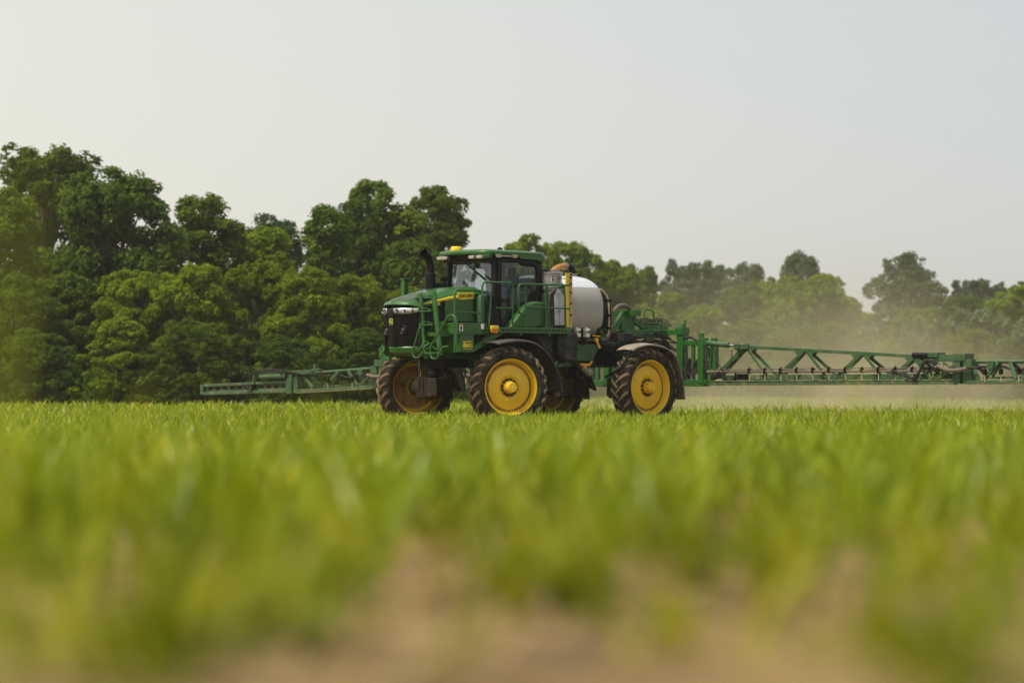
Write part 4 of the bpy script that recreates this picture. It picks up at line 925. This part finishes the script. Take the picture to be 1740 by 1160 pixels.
def envelope(g, n, z0, z1, env, big=(.7,1.4), small=(.28,.6), edge=.45, lump=.16):
    """lobes filling an uneven envelope, with smaller ones breaking its outline"""
    ph = g.uniform(0, 6.28, 4); out = []
    def rad(z, a): return env(z)*(1 + lump*math.sin(3*a+ph[0]+z*.8) + lump*.8*math.sin(5*a+ph[1]-z*1.1) + lump*.7*math.sin(1.7*z+ph[2]+a))
    for i in range(n):
        z = g.uniform(z0, z1); a = g.uniform(0, 6.283); r0 = g.uniform(*big)
        r = max(.05, rad(z, a)-r0*.75)*math.sqrt(g.uniform(.2, 1)); out.append(((r*math.cos(a), r*math.sin(a), z), r0))
    for i in range(int(n*edge*2)):
        z = z1 - (z1-z0)*g.uniform(0, 1)**1.3; a = g.uniform(0, 6.283); r0 = g.uniform(*small)
        r = max(.05, rad(z, a)*g.uniform(.92, 1.10)-r0*.5); out.append(((r*math.cos(a), r*math.sin(a), z+g.uniform(-.2,.35)), r0))
    return out
def ell(z, c, h, p=.5): return max(0., 1-abs((z-c)/h)**2)**p
def sh_round(g, n): return envelope(g, n, 1.4, 9.3, lambda z: 3.6*ell(z, 5.2, 4.9))
def sh_oval(g, n): return envelope(g, n, .8, 9.2, lambda z: 3.3*ell(z, 4.6, 5.0, .6), big=(.6,1.2))
def sh_spire(g, n): return envelope(g, n, .8, 9.3, lambda z: 3.2*(1-max(0, z-2.2)/8.0)+.1, big=(.55,1.1), small=(.25,.5)) + [((0,0,9.5), .45)]
def sh_tower(g, n):
    out = []
    for cx0, cz, rad in ((-1.5,7.2,1.5),(.25,8.2,1.6),(1.9,6.9,1.5),(-.9,5.2,2.1),(1.2,4.8,2.2),(-2.2,4.4,1.3),(2.6,4.2,1.2),(0,2.8,2.4)):
        for i in range(max(3, n//8)):
            d = unit(g.normal(size=3)); k = g.uniform(.45, .85); out.append(((cx0+d[0]*rad*k, d[1]*rad*.9, cz+d[2]*rad*k), g.uniform(.35,.9)))
    return out
def sh_airy(g, n): return envelope(g, n, 1.6, 9.4, lambda z: 3.6*ell(z, 5.4, 4.8), big=(.4,.85), small=(.22,.45), edge=.5, lump=.22) + [((g.uniform(-1.5,1.5), g.uniform(-1.5,1.5), g.uniform(.8,4.5)), g.uniform(.8,1.3)) for i in range(12)]
def sh_bush(g, n): return envelope(g, n, .4, 8.9, lambda z: 4.0*ell(z, 2.6, 7.0), big=(.6,1.3), small=(.28,.62), edge=.6, lump=.15)
def sh_layer(g, n): return envelope(g, n, .4, 9.2, lambda z: 4.1*(1-(z/10.5)**2), big=(.6,1.4), small=(.3,.7), edge=.6, lump=.2)
VAR = {}
def variant(kind, seed, q):
    """q: how wide the crown is for its height (lobes stay round whatever the width)"""
    key = (kind, seed, q)
    if key in VAR: return VAR[key]
    sp = {'round': (sh_round, 46, 34, 50, dict()), 'oval': (sh_oval, 44, 34, 50, dict()), 'spire': (sh_spire, 50, 34, 50, dict()), 'tower': (sh_tower, 84, 36, 48, dict()),
          'airy': (sh_airy, 105, 34, 40, dict(puff_r=(.2,.36))), 'bush': (sh_bush, 48, 34, 50, dict(puff_r=(.26,.46))), 'layer': (sh_layer, 64, 34, 46, dict(flat=.78, leaf=.115, puff_r=(.24,.46)))}[kind]
    def shape(g, n): return [((c[0]*q, c[1]*q, c[2]), r*min(1, .55+.45*q)) for c, r in sp[0](g, n)]
    me, LC, LR = crown_mesh("crown", seed*17+len(kind), int(sp[1]*min(1.15, .25+.75*q)), sp[2], sp[3], shape, **sp[4])
    g = random.Random(seed); b = MB()
    b.tube([(0,0,-.3),(.05,0,1.2),(-.05,.05,3.2),(.05,0,5.2),(0,0,7.2)], [.34,.24,.19,.13,.06], 10)
    b.tube([(0,0,-.3),(0,0,.4)], [.55,.24], 10)
    for c, r in list(zip(LC, LR))[::2]:
        z0 = min(max(.9, c[2]*.55), 6.0); m_ = Vector((c[0]*.45, c[1]*.45, z0 + (c[2]-z0)*.55))
        b.tube([(0,0,z0), m_, Vector(c)*.98], [.10,.065,.025], 6)
    bmesh.ops.recalc_face_normals(b.bm, faces=b.bm.faces); tm = bpy.data.meshes.new("trunk"); b.bm.to_mesh(tm); b.bm.free(); tm.materials.append(BARK)
    for p in tm.polygons: p.use_smooth = True
    me.materials.append(LM['mid']); zt = np.array([v.co.z for v in me.vertices]); xt = np.array([v.co.x for v in me.vertices])
    VAR[key] = (me, tm, float(np.percentile(zt, 99.7)), float(np.percentile(xt, 99)-np.percentile(xt, 1))); return VAR[key]
TREES = [
    (-25.18, 166.0, 10.37, 5.26, 'round', 'mid', 'tall tree cut off by the left edge of the photo'),
    (-23.67, 178.0, 12.98, 4.98, 'airy', 'mid', 'tallest tree of the left wood, its top open and pale'),
    (-18.31, 163.0, 10.96, 4.89, 'round', 'dark', 'broad dark round-topped tree just right of the tallest tree'),
    (-15.05, 172.0, 10.20, 3.67, 'oval', 'mid', 'green tree with a small pale knob on top, right of the broad dark tree'),
    (-13.89, 182.0, 9.10, 2.12, 'oval', 'dark', 'small dark tree peeping up in the lowest dip of the left skyline'),
    (-12.40, 186.0, 9.96, 2.60, 'round', 'blue', 'bluish round tree showing behind the paler tree left of the dark spire'),
    (-12.12, 174.0, 8.74, 2.78, 'oval', 'fresh', 'paler green tree in front of the bluish round tree'),
    (-8.79, 168.0, 9.53, 3.14, 'spire', 'dark', 'dark tree rising to a narrow spire left of the high triple-topped tree'),
    (-6.39, 176.0, 11.18, 4.11, 'tower', 'mid', 'highest tree behind the front of the sprayer, its top split into round knobs'),
    (-7.40, 172.0, 10.08, 2.01, 'oval', 'dark', 'slim dark tree with a round head against the left side of the highest central tree'),
    (-3.96, 180.0, 11.11, 2.88, 'airy', 'mid', 'open see-through tree with bare limbs, standing behind the exhaust and the cab roof'),
    (-4.70, 166.0, 7.96, 3.04, 'round', 'dark', 'low dark round tree directly behind the exhaust stack'),
    (1.02, 235.0, 11.03, 3.29, 'airy', 'fresh', 'light tree whose top shows right above the cab roof'),
    (4.08, 250.0, 11.22, 4.33, 'round', 'mid', 'wide round tree behind the steel tank and amber hose'),
    (7.65, 255.0, 10.03, 4.08, 'round', 'fresh', 'bright yellow-green round tree right of the steel tank'),
    (10.04, 262.0, 9.89, 2.01, 'spire', 'dark', 'narrow dark upright tree beside the bright tree right of the tank'),
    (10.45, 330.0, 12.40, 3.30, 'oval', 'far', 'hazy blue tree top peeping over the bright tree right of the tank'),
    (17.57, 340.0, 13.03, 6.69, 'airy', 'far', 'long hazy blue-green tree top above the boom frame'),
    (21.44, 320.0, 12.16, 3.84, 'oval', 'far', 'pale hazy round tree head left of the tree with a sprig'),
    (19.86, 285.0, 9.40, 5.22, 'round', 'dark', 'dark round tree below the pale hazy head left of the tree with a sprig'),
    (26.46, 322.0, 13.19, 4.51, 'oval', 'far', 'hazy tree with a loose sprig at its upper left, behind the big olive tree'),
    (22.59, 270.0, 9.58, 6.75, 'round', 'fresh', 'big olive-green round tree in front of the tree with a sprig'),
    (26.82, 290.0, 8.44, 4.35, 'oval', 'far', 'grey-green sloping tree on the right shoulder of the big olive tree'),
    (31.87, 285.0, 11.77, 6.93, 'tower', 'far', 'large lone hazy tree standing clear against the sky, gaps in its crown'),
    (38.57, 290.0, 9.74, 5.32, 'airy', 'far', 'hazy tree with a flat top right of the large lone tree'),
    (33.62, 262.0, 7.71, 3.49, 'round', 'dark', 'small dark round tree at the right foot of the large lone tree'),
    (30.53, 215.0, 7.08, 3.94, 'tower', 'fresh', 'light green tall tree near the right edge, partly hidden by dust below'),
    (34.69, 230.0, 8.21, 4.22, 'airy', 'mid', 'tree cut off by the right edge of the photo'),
    (-21.68, 153.0, 5.75, 3.83, 'bush', 'dark', 'dark bushy tree at the far left of the front row'),
    (-19.50, 156.0, 5.89, 3.64, 'layer', 'mid', 'layered tree with drooping sprays below the broad dark tree'),
    (-16.55, 154.0, 5.98, 3.34, 'bush', 'fresh', 'lighter green bushy tree with a flat top left of the far boom tip'),
    (-13.77, 153.0, 6.21, 3.06, 'bush', 'fresh', 'rounded light green tree above the tip of the far boom'),
    (-11.31, 155.0, 6.43, 3.36, 'bush', 'fresh', 'brightest rounded tree of the front row, above the far boom'),
    (-8.75, 153.0, 6.05, 3.06, 'bush', 'fresh', 'front-row tree of two lobes between the bright tree and the hood'),
    (-6.72, 155.0, 5.81, 2.84, 'bush', 'fresh', 'front-row tree with pale tips next to the headlights'),
    (-4.76, 157.0, 5.30, 3.14, 'bush', 'fresh', 'yellowish front-row tree top showing over the hood beside the guard post'),
    (-20.12, 149.0, 3.38, 4.22, 'bush', 'dark', 'low spreading dark tree at the foot of the far-left trees'),
    (-16.62, 150.0, 3.90, 4.00, 'layer', 'fresh', 'low tree with long horizontal yellowish sprays left of the boom tip'),
    (-13.41, 149.0, 3.76, 3.73, 'bush', 'mid', 'low bushy tree right behind the tip of the far boom'),
    (-9.69, 149.0, 3.13, 4.22, 'bush', 'dark', 'low spreading dark tree behind the far boom'),
    (-6.25, 150.0, 3.40, 3.25, 'layer', 'dark', 'low dark tree close behind the front wheel'),
    (-3.64, 168.0, 3.71, 3.36, 'bush', 'dark', 'low dark tree seen under the hood and axle'),
    (9.17, 250.0, 6.77, 4.58, 'bush', 'fresh', 'yellow-green bushy tree above the rear fender and lift arms'),
    (11.57, 262.0, 7.92, 3.49, 'bush', 'fresh', 'yellowish bushy tree behind the top of the boom frame'),
    (14.19, 258.0, 6.96, 3.87, 'bush', 'fresh', 'bright bushy tree right of the boom frame top'),
    (16.20, 248.0, 5.69, 4.96, 'bush', 'mid', 'olive bushy tree above the root of the near boom'),
    (18.60, 240.0, 4.93, 4.80, 'layer', 'mid', 'dusty layered tree above the near boom below the big olive tree'),
    (21.67, 243.0, 5.47, 4.46, 'bush', 'mid', 'dusty olive tree right below the slope of the grey-green tree'),
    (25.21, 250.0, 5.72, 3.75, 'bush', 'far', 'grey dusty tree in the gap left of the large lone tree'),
    (27.42, 235.0, 6.22, 5.09, 'bush', 'mid', 'wide dull green tree below the large lone tree'),
    (24.48, 226.0, 3.94, 3.39, 'bush', 'fresh', 'low yellowish bush glowing through the dust above the near boom'),
    (29.62, 225.0, 5.61, 3.75, 'bush', 'mid', 'dull green rounded tree left of the light tall tree at the right edge'),
    (24.64, 190.0, 4.08, 2.66, 'bush', 'yellow', 'yellow-green bush in front of the light tall tree near the right edge'),
    (24.65, 175.0, 3.24, 3.50, 'layer', 'dark', 'low dark tree at the right edge above the field'),
]
rt = random.Random(21)
for i, (x, y, h, wd, kind, lm, label) in enumerate(TREES):
    need = (wd*1.2/7.6)/(h/9.6); q = min((.5, .68, .86, 1.1), key=lambda v: abs(v-need))
    me, tm, H0, W0 = variant(kind, 1 + i % (2 if kind in ('airy','tower','spire') else 3), q)
    t = empty("bush" if "bush" in label.split() else "tree", (x, y, 0), rt.uniform(0, 6.28))
    sx = min(max(wd/W0*1.2, .85*h/H0), 1.2*h/H0); t.scale = (sx, sx, h/H0)
    tag(t, label, "tree" if t.name.startswith("tree") else "bush", "trees along the edge of the field")
    c = bpy.data.objects.new("crown", me); COL.objects.link(c); c.parent = t
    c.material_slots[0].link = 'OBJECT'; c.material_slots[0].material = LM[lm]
    k = bpy.data.objects.new("trunk", tm); COL.objects.link(k); k.parent = t
# dense undergrowth and the rest of the wood behind the first trees, one mass
def mass(name, spots, seed, m, k=20, leaf=.2):
    g = np.random.default_rng(seed); C = []; 
    for (x, y, h, w) in spots:
        n = int(40*w*h/6); p = np.stack([g.uniform(-w/2, w/2, n), g.uniform(-1.2, 1.2, n), g.uniform(0, 1, n)**.8*h], 1)
        p[:,2] *= np.sqrt(np.clip(1-(2*p[:,0]/w)**2*.6, .1, 1)); C.append(p + np.array([x, y, 0]))
    P = np.concatenate(C); n = len(P)
    d = unit(g.normal(size=(n,k,3)) + np.array([0,-.4,.4])); c = P[:,None] + d*g.uniform(.1,.45,(n,k,1))
    nrm = unit(d + g.normal(size=(n,k,3))*.5); t = unit(np.cross(nrm, g.normal(size=(n,k,3)))); b = np.cross(nrm, t)
    L = leaf*g.uniform(.6,1.3,(n,k,1)); w = L*.5
    co = np.stack([c-t*L, c+b*w, c+t*L, c-b*w], 2).reshape(-1,3)
    me = mesh_from_np(name, co, np.arange(len(co)).reshape(-1,4), None, np.repeat(np.clip(g.normal(.4,.2,n*k),0,1),4), m)
    o = bpy.data.objects.new(name, me); COL.objects.link(o); return o
edge = [(-60,146),(-26,149),(-5.8,151),(-1.9,170),(-.5,188),(2,225),(6,252),(12,250),(17,242),(22,226),(26,196),(30,160),(70,140)]
def edge_y(x): return float(np.interp(x, [e[0] for e in edge], [e[1] for e in edge]))
ru = random.Random(4); sp = []
for i in range(200):
    x = -45 + 95*i/199 + ru.uniform(-.3,.3); sp.append((x, edge_y(x)+ru.uniform(-.5,1.5), ru.uniform(.9,2.0), ru.uniform(1.2,2.4)))
tag(mass("undergrowth", sp, 8, LM['dark']), "dark undergrowth along the foot of the trees", "undergrowth", kind="stuff")
sp = []
for i in range(110):
    x = -62 + 132*i/109; sp.append((x + ru.uniform(-1,1), edge_y(x)+ru.uniform(28,45), ru.uniform(5,7.5)*(1 if x < -3 else .8), ru.uniform(3,4.5)))
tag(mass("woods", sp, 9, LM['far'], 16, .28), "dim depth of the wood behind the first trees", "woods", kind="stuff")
# ------------------------------------------------------------------ ground and crop
def gz(y):
    """the field margin rises gently towards the camera"""
    return .55*np.exp(-np.maximum(y, 0)/25.0)
m, t, bs = newmat("field_soil"); N, L = t.nodes, t.links
tc = N.new("ShaderNodeTexCoord"); n1 = N.new("ShaderNodeTexNoise"); n1.inputs['Scale'].default_value = 3.2; n1.inputs['Detail'].default_value = 8; n1.inputs['Roughness'].default_value = .65; L.new(tc.outputs['Object'], n1.inputs['Vector'])
cr = N.new("ShaderNodeValToRGB"); e = cr.color_ramp.elements; e[0].position = .41; e[0].color = (.085,.048,.014,1); e[1].position = .60; e[1].color = (.31,.20,.072,1); k = e.new(.5); k.color = (.20,.118,.036,1)
L.new(n1.outputs[0], cr.inputs[0]); L.new(cr.outputs[0], bs.inputs['Base Color']); bs.inputs['Roughness'].default_value = .95
n2 = N.new("ShaderNodeTexNoise"); n2.inputs['Scale'].default_value = 14; n2.inputs['Detail'].default_value = 5; L.new(tc.outputs['Object'], n2.inputs['Vector']); bp_ = N.new("ShaderNodeBump"); bp_.inputs['Distance'].default_value = .05; L.new(n2.outputs[0], bp_.inputs['Height']); L.new(bp_.outputs[0], bs.inputs['Normal'])
b = MB(); ys = [-420, -200, -60, -20, -8] + [2*i for i in range(-2, 60)] + [130, 150, 180, 220, 280, 360, 460]
b.grid([[(x, y, gz(y)) for x in np.linspace(-440, 440, 45)] for y in ys])
g_ = b.build("ground", m, None, smooth=0); g_['kind'] = 'structure'
LM['crop'] = leafmat("crop_leaf", (.135,.205,.005), (.24,.315,.008), (.43,.43,.016), trans=.42, rough=.38, spec=.28)
LM['straw'] = leafmat("straw", (.26,.18,.06), (.42,.31,.11), (.55,.46,.22), trans=.25, rough=.8)
LM['weed'] = leafmat("weed_leaf", (.17,.215,.008), (.29,.32,.012), (.46,.42,.03), trans=.42, rough=.4)
def blades(name, base, nl, length, width, seed, m, spread=.9, lean=(.15,.75), tint=(.5,.2)):
    """arching leaf blades: nl per plant, three segments and a point"""
    g = np.random.default_rng(seed); n = len(base)*nl
    bp0 = np.repeat(base, nl, 0) + np.concatenate([g.normal(0,.02,(n,2)), g.uniform(0,.05,(n,1))], 1)
    az = g.uniform(0, 2*math.pi, n); L = length*g.uniform(.55,1.15,n)*np.repeat(g.uniform(.75,1.2,len(base)), nl); w = width*g.uniform(.7,1.3,n)
    l0 = g.uniform(*lean, n)*spread; cv = g.uniform(.2,1.3,n)
    dx, dy = np.cos(az), np.sin(az); px = np.zeros(n); pz = np.zeros(n); pts = []
    for k in range(4):
        pts.append(np.stack([bp0[:,0]+dx*px, bp0[:,1]+dy*px, bp0[:,2]+pz], 1))
        a = l0 + cv*(k/3.0); px = px + np.sin(a)*L/3; pz = pz + np.cos(a)*L/3
    tw = g.normal(0,.5,n); sx, sy = -np.sin(az+tw), np.cos(az+tw); s = np.stack([sx, sy, np.zeros(n)], 1)
    co = []
    for k, f in zip(range(3), (.55, 1.0, .72)):
        co += [pts[k] - s*(w*f/2)[:,None], pts[k] + s*(w*f/2)[:,None]]
    co.append(pts[3]); co = np.stack(co, 1).reshape(-1,3); o = (np.arange(n)*7)[:,None]
    f4 = np.concatenate([o + np.array([0,1,3,2]), o + np.array([2,3,5,4])]); f3 = o + np.array([4,5,6])
    ti = np.repeat(np.clip(np.repeat(g.normal(tint[0], tint[1], len(base)), nl) + g.normal(0, .12, n), 0, 1), 7)
    me = mesh_from_np(name, co, f4, f3, ti, m)
    for p in (): pass
    q = bpy.data.objects.new(name, me); COL.objects.link(q); return q
def scatter(y0, y1, dens, seed, k=.175, pad=3.5, fade=None):
    g = np.random.default_rng(seed); out = []
    A = k*(y1**2-y0**2) + 2*pad*(y1-y0); n = int(A*dens); y = np.sqrt(g.uniform(y0**2, y1**2, int(n*1.0))); x = g.uniform(-1,1,len(y))*(k*y+pad)
    if fade is not None:
        ok = g.uniform(size=len(y)) < fade(x, y); x, y = x[ok], y[ok]
    return np.stack([x, y, gz(y)], 1)
def patchy(x, y): return .5 + .5*np.sin(x*1.7+1.3*np.sin(y*.55))*np.sin(y*.8+1.1*np.sin(x*.9))
near = scatter(3.2, 36, 11, 1, fade=lambda x, y: np.clip((y-8)/7.5, .06, 1)*np.clip(.25+.95*patchy(x*4.2, y*2.6), .12, 1))
mid_ = scatter(36, 95, 9.0, 2)
mid_ = mid_[~((np.abs(mid_[:,0]-1) < 8) & (mid_[:,1] > 79.2) & (mid_[:,1] < 88) & (np.random.default_rng(0).uniform(size=len(mid_)) < .35))]
far_ = scatter(95, 265, 1.7, 3, pad=6); far_ = far_[np.array([yy < edge_y(xx)-.3 for xx, yy in far_[:,:2]])]
parts_ = [blades("crop", near, 9, .38, .026, 11, LM['crop']), blades("crop_far", mid_, 8, .35, .028, 12, LM['crop']), blades("crop_edge", far_, 6, .46, .075, 13, LM['crop'], spread=1.3)]
# the crop is one uncountable stand: join its strips into a single object
bm = bmesh.new()
for q in parts_: bm.from_mesh(q.data)
me = bpy.data.meshes.new("crop"); 
for q in parts_: bpy.data.objects.remove(q)
bm.to_mesh(me); bm.free(); me.materials.append(LM['crop']); crop = bpy.data.objects.new("crop", me); COL.objects.link(crop)
tag(crop, "young bright green crop covering the whole field", "crop", kind="stuff")
st = scatter(3.5, 22, 30, 5, fade=lambda x, y: np.clip((20-y)/8, 0, 1))
tag(blades("straw", st, 4, .17, .012, 15, LM['straw'], lean=(.9,1.5), spread=1.0), "dry straw lying on the bare soil in the foreground", "straw", kind="stuff")
gw = np.random.default_rng(6); wd_ = []
for i in range(260):                                   # weeds grow in small tight clumps
    y = math.sqrt(gw.uniform(4.6**2, 20**2)); x = gw.uniform(-1, 1)*(.175*y + .6); n = int(gw.uniform(3, 12)); r = gw.uniform(.02, .07)
    q = np.stack([x + gw.normal(0, r, n), y + gw.normal(0, r*1.5, n)], 1); wd_.append(np.concatenate([q, gz(q[:,1])[:,None]], 1))
wd_ = np.concatenate(wd_)
tag(blades("weeds", wd_, 6, .19, .022, 16, LM['weed'], lean=(.2,1.2), tint=(.5,.3)), "low yellow-green weeds in the foreground", "weeds", kind="stuff")
sh = scatter(4.6, 17, 9, 41, pad=.8, fade=lambda x, y: np.clip(.2+.9*patchy(x*5.1+1, y*3.3), .1, 1))
tag(blades("shoots", sh, 3, .30, .014, 42, LM['crop'], lean=(.0,.4), spread=.7, tint=(.55,.25)), "thin sparse shoots coming up through the soil of the field margin", "shoots", kind="stuff")
gt = np.random.default_rng(31); tall = []
for x0, y0, n, r in ((-.36,2.1,4,.05),(-.31,2.4,2,.04),(-1.02,8.3,5,.05),(-.92,8.0,4,.04),(-.72,8.8,5,.05),(-.50,9.6,3,.04),(.95,9.5,3,.05),(1.25,11,4,.05)):
    q = np.stack([x0 + gt.normal(0, r, n), y0 + gt.normal(0, r, n)], 1); tall.append(np.concatenate([q, gz(q[:,1])[:,None]], 1))
tag(blades("tall_grass", np.concatenate(tall), 2, .47, .016, 33, LM['crop'], lean=(.0,.18), spread=.6), "taller grass stems standing close to the camera", "tall grass", kind="stuff")
# ------------------------------------------------------------------ air: haze over everything, dust behind the near boom
def volbox(name, x0, x1, y0, y1, z0, z1):
    b = MB(); b.box(x0, x1, y0, y1, z0, z1); o = b.build(name, [], None, smooth=0); return o
m, t, bs = newmat("haze_air"); N, L = t.nodes, t.links; N.remove(bs)
pv = N.new("ShaderNodeVolumePrincipled"); pv.inputs['Color'].default_value = (.90,.91,.86,1); pv.inputs['Density'].default_value = .00017; pv.inputs['Anisotropy'].default_value = .2
L.new(pv.outputs[0], N["Material Output"].inputs['Volume'])
hz = volbox("haze", -450, 450, -430, 470, -1.0, 16.0); hz.data.materials.append(m); hz['kind'] = 'stuff'
m, t, bs = newmat("dust_air"); N, L = t.nodes, t.links; N.remove(bs)
pv = N.new("ShaderNodeVolumePrincipled"); pv.inputs['Color'].default_value = (.86,.79,.52,1); pv.inputs['Anisotropy'].default_value = .3
tc = N.new("ShaderNodeTexCoord"); no = N.new("ShaderNodeTexNoise"); no.inputs['Scale'].default_value = .30; no.inputs['Detail'].default_value = 3; L.new(tc.outputs['Object'], no.inputs['Vector'])
ln = N.new("ShaderNodeVectorMath"); ln.operation = 'MULTIPLY'; ln.inputs[1].default_value = (1/10.0, 1/13.0, 1/6.2); L.new(tc.outputs['Object'], ln.inputs[0])
le = N.new("ShaderNodeVectorMath"); le.operation = 'LENGTH'; L.new(ln.outputs[0], le.inputs[0])
fa = N.new("ShaderNodeMapRange"); fa.interpolation_type = 'SMOOTHSTEP'; fa.inputs[1].default_value = .15; fa.inputs[2].default_value = 1.0; fa.inputs[3].default_value = 1; fa.inputs[4].default_value = 0; L.new(le.outputs[1], fa.inputs[0])
nm = N.new("ShaderNodeMapRange"); nm.inputs[1].default_value = .36; nm.inputs[2].default_value = .66; nm.inputs[3].default_value = .12; nm.inputs[4].default_value = 1.6; L.new(no.outputs[0], nm.inputs[0])
mu = N.new("ShaderNodeMath"); mu.operation = 'MULTIPLY'; L.new(fa.outputs[0], mu.inputs[0]); L.new(nm.outputs[0], mu.inputs[1])
sz = N.new("ShaderNodeSeparateXYZ"); L.new(tc.outputs['Object'], sz.inputs[0])
lowz = N.new("ShaderNodeMapRange"); lowz.interpolation_type = 'SMOOTHSTEP'; lowz.inputs[1].default_value = -.3; lowz.inputs[2].default_value = 2.2; lowz.inputs[3].default_value = 1.5; lowz.inputs[4].default_value = .8; L.new(sz.outputs[2], lowz.inputs[0])
mv = N.new("ShaderNodeMath"); mv.operation = 'MULTIPLY'; L.new(mu.outputs[0], mv.inputs[0]); L.new(lowz.outputs[0], mv.inputs[1])
m2 = N.new("ShaderNodeMath"); m2.operation = 'MULTIPLY'; L.new(mv.outputs[0], m2.inputs[0]); m2.inputs[1].default_value = .066; L.new(m2.outputs[0], pv.inputs['Density'])
L.new(pv.outputs[0], N["Material Output"].inputs['Volume'])
ds = volbox("dust", -10.2, 10.2, -13.2, 13.2, -.3, 6.4); ds.location = (9.5, 108, .3); ds.data.materials.append(m)
tag(ds, "tan dust cloud drifting behind the near boom", "dust", kind="stuff")
